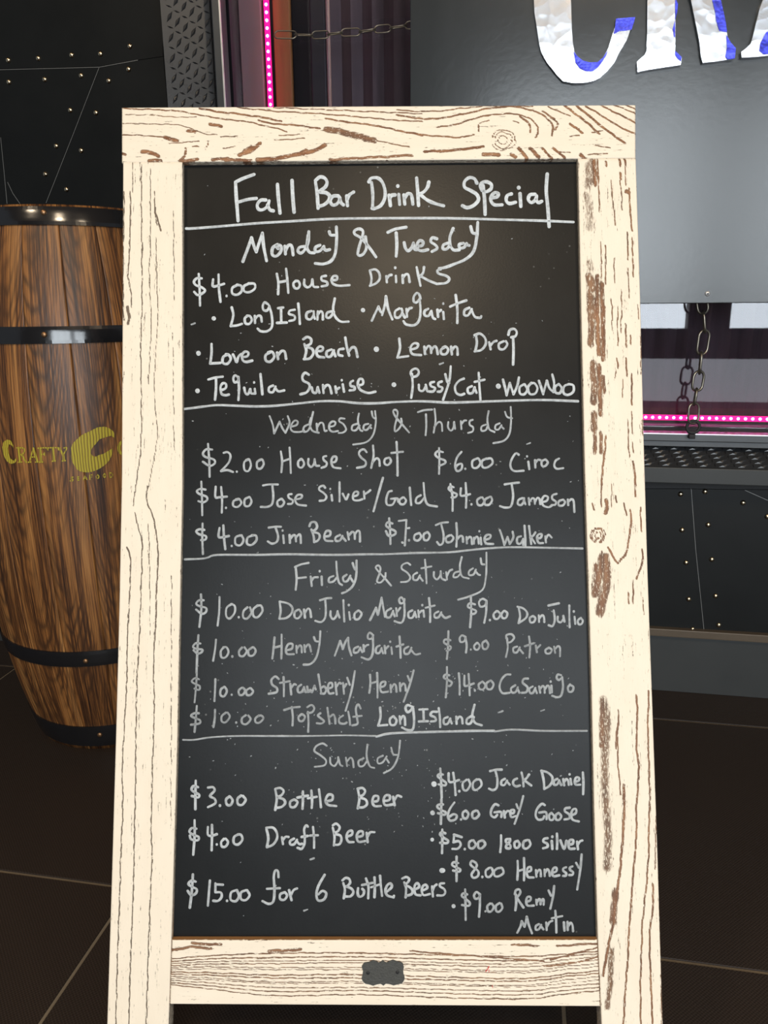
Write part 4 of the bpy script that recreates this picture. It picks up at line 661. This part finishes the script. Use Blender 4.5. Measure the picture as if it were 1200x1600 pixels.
('j4','U',4.3,.72,"212,132 178,126 168,146 198,164 226,176 218,194 176,186|200,86 200,170 200,262|340,130 312,116 300,140 320,162 356,190 354,226 322,238 308,214 330,180 346,150 340,130|386,231 386,233|430,170 410,188 414,226 440,230 462,196 450,166 430,168|494,170 472,190 474,222 500,228 538,204 528,168 502,168|640,116 642,180 638,252|686,96 688,180 686,256|642,190 686,176|710,196 736,186 736,162 716,164 706,196 716,232 756,236|772,182 776,230|776,206 794,180 806,190 808,226|834,178 836,226|838,200 854,176 866,188 872,224|894,202 920,190 920,166 900,168 888,200 900,226 940,220|990,162 970,170 970,188 990,204 988,222 968,224|1036,156 1018,164 1020,182 1040,198 1036,216 1014,218|1062,130 1080,164|1102,70 1092,180 1070,322"),
('j5','U',7.5,.85,"178,441 179,443"),
('j5','U',4.3,.66,"276,358 248,350 238,370 268,392 296,420 286,440 240,434|262,322 264,420 266,542|366,356 344,340 326,364 336,390 364,380 370,356|368,360 368,440 362,518|408,479 408,481|442,424 422,442 426,478 450,480 468,448 454,424|510,420 484,440 486,476 508,482 530,456 522,424|620,356 628,328 652,322 660,344 644,370 630,380|628,360 630,420 624,472|636,384 660,420 682,452|706,410 732,400 734,378 712,376 702,404 712,438 756,438|774,396 778,432|780,414 794,392 804,400 806,428|808,414 820,392 828,400 828,432|864,330 880,366|904,298 894,380 876,460|638,634 660,590 670,552|670,552 690,590|692,590 706,520|706,520 722,580 744,638|794,572 772,586 772,612 794,608 810,578|810,588 826,610|846,560 850,614|852,590 868,560 890,548|912,476 918,550 920,632|886,530 962,514|974,560 978,618|1000,556 1002,614|1004,590 1022,562 1036,580 1040,622"),
]
top = ST('''
2.4 1.1:330,424 400,436 470,444 560,456 650,474
1.7 1:30,424 150,428 260,436 400,462 520,476 560,486 640,504 670,514
1.2 .8:40,448 140,450 250,458 320,456|30,482 200,486 260,490 340,520 400,526
4 1.1:370,484 392,489 415,494|284,512 310,516
1.7 .95:480,420 620,434 760,442 900,452 1010,462 1100,470 1200,474
1.5 .9:620,420 760,426 900,432 1100,440 1200,444
2.2 1.05:820,462 900,476 1000,488 1080,504 1200,530|560,470 620,484 700,488 760,498 800,500
7 1.2:825,506 880,514 940,530 1010,548
1.6 .8:1020,548 1080,562 1150,574
5 1.1:195,538 240,550|105,592 140,597 168,610|500,600 510,588 535,575|485,606 540,582 565,560
1.6 .9:30,526 110,530 160,532 200,540|365,548 362,565 352,582|300,572 325,572
2.6 1:275,580 272,610 250,630
5 1.15:555,624 600,622 700,606 745,588|735,600 790,584 818,566
4 1:430,624 530,626|380,624 440,618|130,628 180,626|260,630 320,621
3.5 .9:840,624 940,618 1060,612 1160,606|25,600 40,604
1.5 .8:210,560 330,552|410,536 480,530|420,580 470,572|620,548 740,540|640,530 720,524''', 180, 0, 2.5) + ST('''
2.2 1:0,372 100,385 200,372 300,350 380,345 440,358 485,382 505,410 500,440
1.6 .9:0,356 120,360 260,345 360,340 440,344
1.8 1:130,412 190,402 240,386 300,372 370,368 420,378 450,400 458,425 448,445
1.4 .9:265,425 268,400 300,388|375,390 395,398
2.6 1.05:400,378 428,400 432,428
2 1:0,420 60,432 130,440 200,444 250,436
3.4 1.1:90,490 180,486 280,474
2.8 1.1:540,340 580,370 620,400 655,432|580,340 640,390 690,430 738,462
2.2 1:610,343 680,385 730,415 772,432|660,340 720,370 772,397
1.7 .9:700,338 772,367|735,338 772,352|490,345 530,362 562,376
4.5 1.1:395,480 420,510|432,480 460,508
3 1.1:470,480 500,510|505,478 542,510|560,400 600,430
5 1:280,500 330,499|370,500 382,508|595,500 606,510
2.4 .9:500,380 520,400 512,420|470,360 510,384
1.6 .8:630,428 665,422|640,470 690,478|520,490 560,494|560,440 590,438|0,468 40,474|620,500 680,496''', 620, 0, 2.069)
for r in (1.0, 0.75, 0.4): top.append(circ(786, 219, 19 * r, 16 * r, 1.3, 0.75, 0.1))
def f_top(s, t):
    yt = 167.5 + (163.5 - 167.5) * s; yb = 254.0 + (247.0 - 254.0) * s
    return 190 + 803.5 * s + (t - .5) * 0, yt + (yb - yt) * t
plank('top_rail', 400, 76, f_top, 'x', top, 1, 'cream top rail with arched brown grain and a knot', th=0.019, edge=0.45)

left = ST('''
1.4 .9:221,258 221,340 222,470 220,540 221,640 220,700 212,760 208,790|241,300 243,340 246,352
2.2 1.05:242,331 247,345 251,360
1.1 .8:235,262 235,390 233,420 236,490 236,520 234,560 232,600|244,372 245,440 247,490 244,540 241,600 243,640 246,680 240,720 232,760
1.8 .95:230,760 230,785 240,810 246,850 247,880 244,930 244,960 241,1010
1.5 .9:241,1010 240,1060 241,1090 240,1150 238,1200 237,1260 236,1310 238,1330 235,1400 232,1480 230,1550 228,1620
1.5 .9:210,800 215,820 222,850 221,900 219,960 217,1010 214,1060 213,1110 212,1160 212,1220 210,1300 209,1370 208,1400 206,1450 203,1530 201,1620|204,870 203,920 199,1000 198,1070 195,1120 193,1160 191,1200 192,1260 189,1330 187,1400 184,1480 182,1560 180,1620
1.6 .9:203,300 204,320 202,400 200,430 205,460 205,480
4 .9:199,480 202,495 200,505
2.5 .8:198,855 202,865 204,872
1 .75:271,330 272,470|270,520 272,700|268,900 267,1300|232,820 234,900 235,1000|207,255 207,300
2.4 .6:194,300 192,430 193,500''')
def f_left(s, t):
    y = 252.0 + (foot(215) - 252.0) * t; a = E(LEFT_OUT, y); b_ = E(LEFT_IN, y); return a + (b_ - a) * s, y
plank('stile', 74, 520, f_left, 'y', left, 2, 'cream side post with fine dark vertical cracks', edge=0.42)

right = ST('''
10 .62:215,60 225,150 205,290|180,100 175,200 180,320
5 1:235,60 240,180 245,300
1.6 1:272,60 272,190 285,400 285,560|345,880 348,1000 345,1250
3 1:272,195 276,235|480,60 484,110|530,60 534,95|490,190 494,250|350,80 352,120
1.4 .9:400,250 408,400 430,560 435,700|485,260 500,400 505,540|535,110 540,300|300,850 305,1000 305,1200 315,1400
5 1.1:545,365 570,372
2.2 1:572,330 578,480 592,640 600,740
2 .9:555,760 560,900 560,1030|600,800 605,930 610,1080 612,1190
12 .55:180,500 200,650 190,720|190,1050 200,1100|160,400 180,500
9 .95:185,1180 200,1260 195,1400 210,1590|215,1220 220,1300
6 .85:265,1180 268,1300 262,1590|250,1400 250,1590|310,1250 320,1590
1.5 .8:430,1000 430,1250|500,1300 500,1590|400,1400 410,1590|560,1100 575,1390|660,1450 665,1590''', 890, 240, 6.154) + ST('''
8 1:195,0 190,100 195,200 190,330|210,500 210,600 220,700 215,850|215,950 220,1090
6 .95:245,0 250,200 262,420|262,520 270,700 275,960|300,0 298,160 300,470
5 .8:225,1100 225,1300|280,1120 280,1300|300,620 310,760
2 1:425,460 430,540|505,450 505,520 512,620|545,250 548,330|500,150 505,350
2.2 1:555,600 555,870
1.6 .9:555,930 560,1130|520,1000 525,1130 525,1250 540,1340|430,0 430,350|460,80 460,230|560,1200 570,1300
2.6 1:322,1150 318,1250 300,1400 285,1590|565,1380 580,1480 590,1590
1.4 .8:640,200 635,400 640,600|650,1000 655,1150|380,0 380,200|415,560 400,660|480,650 470,800''', 890, 480, 5.714) + ST('''
1.8 1:440,10 440,100 430,250 435,380|880,390 885,550 885,660
5 1:490,300 500,360 490,430 478,450
2.4 1.05:760,420 775,500 770,570 760,650 740,780 710,920 660,970 620,1010 580,960 550,910 510,840
2.2 1:900,860 900,980 870,1100 830,1200|810,0 820,120 820,260
10 1.1:440,960 440,1060 405,1150 385,1230 365,1360
10 1.1:480,950 490,1060 495,1200 480,1330 450,1420 425,1560|440,1450 415,1590
2 .9:440,880 430,960|795,1220 795,1400 790,1480|740,1350 745,1480|330,340 350,420|690,330 720,480|600,260 610,330
5 .9:370,1040 368,1110
1.5 .7:550,120 550,380|520,1120 525,1200|910,1400 915,1600''', 880, 740, 7.275) + ST('''
2.4 1:290,20 295,120 290,250 300,350 300,430 290,560 290,700 275,880 265,1020 255,1150 250,1280 240,1400 225,1640
2.2 .95:350,0 345,180 350,340 355,520 350,640 350,760 340,920 320,1100 315,1260 310,1400 312,1640
3.2 1:230,450 232,560 225,700 210,880 195,980 180,1110 150,1250 130,1370
2.4 1:370,930 370,1040 355,1150 355,1260 360,1400 370,1640
1.3 .9:385,600 380,860|400,1000 410,1300 412,1640
13 .66:130,40 150,150 140,260 138,420 145,560 155,700 148,850
7 1:130,60 125,130 125,260
8 1.05:188,960 178,1110
9 .7:170,1250 165,1400 150,1520
1.8 .9:205,90 200,300 215,500|200,150 190,280''', 900, 1080, 3.077)
for r in (1.0, 0.8, 0.45): right.append(circ(934, 836, 11.5 * r, 11 * r, 1.5, 0.9, 0.1))
def f_right(s, t):
    y = 246.8 + (foot(985) - 246.8) * t; a = E(RIGHT_IN, y); b_ = E(RIGHT_OUT, y); return a + (b_ - a) * s, y
plank('stile', 74, 520, f_right, 'y', right, 3, 'cream side post with a knot and worn brown streaks', edge=0.42)

bot = []
r2 = random.Random(5)
for k in range(13):
    u = k / 12; yl_ = 1499 + 38 * u; ym = 1489 + 66 * u + r2.uniform(-2, 2); yr = 1488 + 62 * u + r2.uniform(-1, 1)
    pts = [(262, yl_ + (1 if k else 0)), (330, (yl_ + ym) / 2 - 1), (430, ym), (560, ym - 1 + r2.uniform(-1, 1)), (700, ym + 3), (820, ym + 5), (885, yr + 2), (942, yr - 3)]
    bot.append((1.0 + r2.uniform(0, .7), 0.70 + r2.uniform(0, .2), pts))
bot += ST('''
4 .8:270,1484 300,1480 330,1482|300,1474 345,1476|420,1486 470,1484
2 .9:860,1500 890,1492 920,1484 938,1478|850,1510 890,1506 938,1494|640,1486 720,1492 800,1498 850,1502
3 .8:870,1478 935,1474|800,1476 840,1478''')
def f_bot(s, t):
    y0 = 1468.5; y1 = 1569.5 + 3.5 * s; y = y0 + (y1 - y0) * t; a = E(LEFT_IN, y); b_ = E(RIGHT_IN, y); return a + 0.3 + (b_ - a - 0.6) * s, y
plank('bottom_rail', 330, 84, f_bot, 'x', bot, 4, 'cream bottom rail with close horizontal brown grain', edge=0.8, edge_mat=1)

# chalkboard panel, set back in the frame
DEP = 0.0075
pp = [BP(x, y, DEP) for x, y in ((280, 247), (909, 243), (914, 740), (922, 960), (936, 1478), (264, 1478), (277, 1160), (280, 760))]
k = MB(); k.prism(pp, -BN * 0.006); panel = k.build('chalkboard_panel', M['slate'], af)
# tan wooden bead round the opening, showing as a thin line
k = MB()
def bead(pts):
    V, F = [], []; ribbon(pts, 2.2, (V, F), 0.0, 1); k.add([BP(x, y, DEP - 0.0004 - 0.0022 * h) for x, y, h in V], F)
bead([(286, 262), (286, 760), (282, 960), (278, 1160), (273, 1330), (269.5, 1463)]); bead([(902.5, 258), (906.5, 430), (913.5, 740), (920.5, 960), (928, 1275), (933, 1463)])
k.build('inner_bead', M['rawwood'], af)
# handwriting
lines = {}
for key, crop, w, kk, s in TX: lines.setdefault((key, kk), []).append((crop, w, s))
for (key, kk), ent in lines.items():
    strokes = []
    for crop, w, s in ent:
        ox, oy, sc = CR[crop]; strokes += [(pts, w) for pts in parse(s, ox, oy, sc)]
    if key.startswith('rule'): groups = [strokes]
    else:                                          # words: strokes that stand close together
        strokes.sort(key=lambda q: min(p[0] for p in q[0])); groups = []; xm = -99
        for q in strokes:
            x0 = min(p[0] for p in q[0])
            if x0 - xm > 9.5: groups.append([])
            groups[-1].append(q); xm = max(xm, max(p[0] for p in q[0])) if len(groups[-1]) > 1 else max(p[0] for p in q[0])
    for g_ in groups:
        V, F = [], []
        for pts, w in g_: ribbon(pts, w * (0.86 if w < 5 else 0.95), (V, F), 0.14, 4)
        mesh_obj('chalk_rule' if key.startswith('rule') else 'chalk_lettering', [BP(x, y, DEP - 0.0002 - 0.0004 * h) for x, y, h in V], F, chalk(kk), panel, True)
# dried chalk droplets and smudges
V, F = [], []
for _ in range(420):
    r = rng.random()
    if r < 0.55: x = rng.normal(620, 170); y = rng.uniform(1030, 1300)
    elif r < 0.85: x = rng.uniform(295, 905); y = rng.uniform(500, 1030)
    else: x = rng.uniform(295, 905); y = rng.uniform(265, 1450)
    if not (292 < x < 905): continue
    L = rng.uniform(0.2, 1.8); a = rng.uniform(0, 3.1); ribbon([(x, y), (x + L * math.cos(a), y + L * math.sin(a))], rng.uniform(0.5, 1.5), (V, F), 0.3, 1)
for x, y in ((826, 693), (302, 506), (488, 1342), (478, 1422), (783, 1112), (848, 1110), (690, 568)): ribbon([(x - 3, y + 1), (x, y), (x + 2.5, y - 1)], 2.6, (V, F), 0.3, 2)
dr_ = mesh_obj('chalk_droplets', [BP(x, y, DEP - 0.0001 - 0.00015 * h) for x, y, h in V], F, chalk(0.55), panel); dr_['kind'] = 'stuff'
# ornate metal plate on the bottom rail
op = conv("252,300 290,245 370,232 430,205 480,220 515,243 550,232 580,205 610,232 640,243 690,218 740,200 800,222 860,235 892,250 910,310 900,370 905,420 922,470 918,512 880,568 820,578 750,598 690,578 630,570 605,590 590,602 570,586 545,572 490,582 430,602 380,585 310,572 265,530 250,490 265,430 272,370 258,330", 540, 1480, 10)
k = MB(); k.prism([BP(x, y, -0.0012) for x, y in op], -BN * 0.0016); npl = k.build('name_plate', M['tag'], af)
for (x, y) in ((575, 1520), (621, 1519)):
    k = MB(); c = BP(x, y, -0.0012); n_ = 10; pts = [c + 0.0021 * (math.cos(2 * math.pi * i / n_) * BR + math.sin(2 * math.pi * i / n_) * BU) for i in range(n_)]
    k.add(pts + [c + BN * 0.0009], [(i, (i + 1) % n_, n_) for i in range(n_)]); k.build('screw', M['backing'], npl)
V, F = [], []
for s in ([(764, 1510), (762, 1514), (759, 1518)], [(764, 1515), (764, 1519)], [(769, 1540), (770, 1543)]): ribbon(s, 1.2, (V, F), 0.3, 2)
mesh_obj('ink_spot', [BP(x, y, -0.0003 - 0.0002 * h) for x, y, h in V], F, M['red'], af)
# rear leg frame, hinged behind the top rail
topb = BP(592, 172) - BN * 0.021; ht = topb[2]
hdir = unit(np.array([-BN[0], -BN[1], 0])); DN = unit(hdir * 0.20 - np.array([0, 0, 1.0])); RN = np.cross(BR, DN); RN = unit(RN); RN = RN if RN.dot(hdir) > 0 else -RN
Lr = (ht - 0.005) / -DN[2]; hw = 0.288
def rear(name, a0, a1, d0, d1, m, n0=0.0, n1=0.018, lab=None):
    k = MB(); k.obox(topb, BR, DN, RN, (a0, d0, n0), (a1, d1, n1)); o = k.build(name, M[m], af)
    if m == 'paint':
        n_ = len(o.data.vertices); at = o.data.attributes.new('wear', 'FLOAT', 'POINT'); at.data.foreach_set('value', [0.1] * n_)
        lv = np.array([[(np.array(v_.co) + np.array(af.location) - topb).dot(DN), (np.array(v_.co) + np.array(af.location) - topb).dot(BR), 5.0] for v_ in o.data.vertices]); at = o.data.attributes.new('grain', 'FLOAT_VECTOR', 'POINT'); at.data.foreach_set('vector', lv.ravel())
    return o
rear('rear_leg', -hw, -hw + 0.06, 0, Lr, 'paint'); rear('rear_leg', hw - 0.06, hw, 0, Lr, 'paint')
rear('rear_rail', -hw + 0.0602, hw - 0.0602, 0.0, 0.06, 'paint'); rear('rear_rail', -hw + 0.0602, hw - 0.0602, Lr - 0.16, Lr - 0.10, 'paint')
rear('rear_chalkboard', -hw + 0.05, hw - 0.05, 0.055, Lr - 0.155, 'slate', 0.006, 0.012)
for sx in (-0.2, 0.2):
    k = MB(); k.obox(topb, BR, DN, RN, (sx - 0.02, -0.003, -0.006), (sx + 0.02, 0.03, -0.001)); k.tube([topb + BR * (sx - 0.02) + DN * -0.004, topb + BR * (sx + 0.02) + DN * -0.004], 0.004, 8); k.build('hinge', M['trim'], af)

# ---------------------------------------------------------------- barrel
R0, R1 = 0.162, 0.225
fp = P(147, 1159, 1.0); d = ray(147, 1159); fp = CPOS - d * (CAM_H / d[2]); hd = unit([fp[0], fp[1], 0]); AX = fp + hd * (R0 - 0.014) + CM @ np.array([0.068, 0, 0]); AX[2] = 0
BH = 1.0
def rad(z): t = np.clip(z / BH, 0, 1); return R0 + (R1 - R0) * (1 - np.abs(2 * t - 1) ** 2.5)
def SP(px, py, off=0.0):
    d = ray(px, py); z = CAM_H
    for _ in range(30):
        r = rad(z) + off; dx, dy = d[0], d[1]; a = dx * dx + dy * dy; b_ = -2 * (dx * AX[0] + dy * AX[1]); c = AX[0] ** 2 + AX[1] ** 2 - r * r
        t = (-b_ - math.sqrt(max(b_ * b_ - 4 * a * c, 0))) / (2 * a); z = 0.5 * z + 0.5 * (CAM_H + d[2] * t)
    q = CPOS + d * t; return q
for _ in range(6): BH = SP(70, 319)[2]
br = tag(empty('wooden_barrel', AX), 'brown stained wooden barrel with black steel hoops and yellow lettering', 'barrel')
NS = 18
def stave():
    n = 30; cols = [-1, -0.93, -0.5, 0, 0.5, 0.93, 1]; V = []; F = []; G = []; hwid = math.pi / NS
    for i in range(n + 1):
        z = BH * i / n; r = float(rad(z))
        for c in cols:
            a = c * hwid * 0.995; rr = r - (0.0004 if abs(c) == 1 else 0); V.append((rr * math.sin(a), -rr * math.cos(a), z)); G.append((z, r * a, 0))
    m_ = len(cols)
    for i in range(n):
        for j in range(m_ - 1): a = i * m_ + j; F.append((a, a + 1, a + m_ + 1, a + m_))
    k0 = len(V)
    for i in range(n + 1):
        z = BH * i / n; r = float(rad(z)) - 0.016
        for s in (-1, 1): a = s * hwid * 0.995; V.append((r * math.sin(a), -r * math.cos(a), z)); G.append((z, r * a, 0))
    for i in range(n):
        a, b_ = k0 + 2 * i, k0 + 2 * i + 2; F.append((a + 1, a, b_, b_ + 1)); F.append((a, i * m_, (i + 1) * m_, b_)); F.append((i * m_ + m_ - 1, a + 1, b_ + 1, (i + 1) * m_ + m_ - 1))
    F.append(tuple(reversed(range(m_))) + (k0, k0 + 1)); F.append(tuple(range(n * m_, n * m_ + m_)) + (k0 + 2 * n + 1, k0 + 2 * n))
    return V, F, G
V, F, G = stave()
o = mesh_obj('stave', V, F, M['stave'], None, False); o.data.polygons.foreach_set('use_smooth', [k < 180 for k in range(len(F))])
at = o.data.attributes.new('grain', 'FLOAT_VECTOR', 'POINT'); at.data.foreach_set('vector', np.array(G).ravel())
base_ang = math.atan2(-AX[0], AX[1])   # a stave centred towards the camera
for i in range(NS):
    q = o if i == 0 else o.copy()
    if i: COL.objects.link(q)
    q.parent = br; q.rotation_euler = (0, 0, -base_ang * -1 + 2 * math.pi * (i + 0.3) / NS)
def lathe(prof, n=96):
    V = [(AX[0] + r * math.cos(2 * math.pi * j / n), AX[1] + r * math.sin(2 * math.pi * j / n), z) for r, z in prof for j in range(n)]; F = []; m_ = len(prof)
    for i in range(m_):
        for j in range(n): a, b_ = i * n, ((i + 1) % m_) * n; F.append((a + j, a + (j + 1) % n, b_ + (j + 1) % n, b_ + j))
    return V, F
V, F = lathe([(0.001, BH - 0.03), (R0 - 0.017, BH - 0.03), (R0 - 0.017, BH - 0.045), (0.001, BH - 0.045)]); mesh_obj('barrel_head', V, F, M['rawwood'], br)
def hoop(py0, py1, pxc, lab=None):
    z1 = SP(pxc, py0, 0.003)[2]; z0 = max(SP(pxc, py1, 0.003)[2], 0.0015); n = 5
    pr = [(rad(z0 + (z1 - z0) * i / n) + (0.0034 if 0 < i < n else 0.0028), z0 + (z1 - z0) * i / n) for i in range(n + 1)]; pr += [(rad(z1) - 0.002, z1), (rad(z0) - 0.002, z0)]
    V, F = lathe(pr, 128); q = MB(); q.add(V, F); o = q.build('hoop', M['hoop'], br)
    me = o.data; me.polygons.foreach_set('use_smooth', [128 <= k < 128 * 4 for k in range(len(me.polygons))])
    return o
def hoop_rivet(h_, px, py):
    c = SP(px, py, 0.0034); nn = unit([c[0] - AX[0], c[1] - AX[1], 0]); v, f = dome(0.0052, 0.0030, 12, 4); s = np.cross(nn, [0, 0, 1.0])
    mesh_obj('rivet', [c - nn * q[1] + s * q[0] + np.array([0, 0, 1]) * q[2] for q in v], f, M['copper'], h_, True)
h_ = hoop(322, 351, 70); hoop_rivet(h_, 68, 332)
h_ = h_ = hoop(510, 537, 85); hoop_rivet(h_, 69, 523)
h_ = hoop(1019, 1042, 130); hoop_rivet(h_, 134, 1033)
h_ = hoop(1136, 1166, 150); hoop_rivet(h_, 156, 1148)
# printed lettering on the staves
def decal(name, V, F, lab=None):
    o = mesh_obj(name, [SP(x, y, 0.0011) for x, y, _ in V], F, M['decal'], br)
    if lab: o['label'] = lab
    return o
V, F = [], []
def dpoly(s):
    p = conv(s, 0, 620, 6); n0 = len(V)
    for q in p: V.append((q[0], q[1], 0))
    for tr in tessellate_polygon([[Vector((q[0], q[1], 0)) for q in p]]): F.append(tuple(n0 + i for i in tr))
dpoly("125,455 100,410 70,400 35,420 20,470 30,540 60,600 100,630 140,620 160,590 150,575 130,600 100,580 80,530 75,480 85,445 110,455 125,480")
decal('letter', V, F)
for ent in ((( 3.4, "175,478 188,610"), (2.2, "172,480 218,480 230,505 215,535 185,545"), (3, "205,545 244,612"), (2, "155,478 180,476|172,614 204,611")),
            ((3.4, "312,484 350,608"), (2.2, "312,484 275,612"), (2, "290,566 335,562|262,614 290,611|334,612 362,608")),
            ((3.4, "375,482 386,612"), (2, "356,482 442,478 444,496|386,540 418,537|368,614 404,611|418,526 418,548")),
            ((3.4, "495,482 506,600"), (2, "450,498 446,480 546,478 548,496|490,604 522,600")),
            ((3.4, "552,482 590,540 598,598"), (2, "538,482 566,480|600,480 628,478 596,540|584,602 614,598")),
            ((4.5, "1156,415 1124,440 1114,480 1124,520 1156,538"),)):
    V, F = [], []
    for w, s in ent:
        for pts in parse(s, 0, 620, 6): ribbon(pts, w, (V, F), 0.05, 3)
    decal('letter', V, F)
V, F = [], []
for pts in parse("688,752 666,758 668,768 683,774 680,788 658,788|725,752 727,783|725,752 745,750|726,767 742,766|727,783 748,781|797,740 780,780|797,740 815,776|787,765 810,762|840,735 843,775|840,735 862,732|841,754 858,752|915,730 902,748 915,768 928,748 915,730|980,720 967,738 980,756 993,736 980,720|1025,712 1028,755|1025,712 1048,716 1055,736 1045,752 1028,755", 0, 620, 6): ribbon(pts, 1.7, (V, F), 0.05, 3)
o = decal('small_lettering', V, F); o['kind'] = 'stuff'
V, F = [], []
dpoly("680,440 700,418 720,400 750,372 780,350 815,335 850,320 885,300 920,285 980,280 1015,290 1040,305 1062,325 1070,345 1070,385 1055,372 1040,365 1015,372 990,380 960,388 930,400 915,420 900,440 870,470 855,500 850,530 870,555 900,560 930,545 970,535 1010,510 1035,495 1055,480 1055,510 1048,545 1035,575 1020,600 1000,625 970,650 935,673 900,690 860,703 820,710 780,706 740,695 715,675 700,650 682,620 670,590 665,555 668,520 666,480")
bm = bmesh.new(); vs = [bm.verts.new((x, y, 0)) for x, y, _ in V]
for f_ in F: bm.faces.new([vs[i] for i in f_])
bmesh.ops.subdivide_edges(bm, edges=bm.edges[:], cuts=3, use_grid_fill=True); bm.verts.index_update()
V = [(q.co.x, q.co.y, 0) for q in bm.verts]; F = [tuple(q.index for q in f_.verts) for f_ in bm.faces]; bm.free()
decal('claw_emblem', V, F)
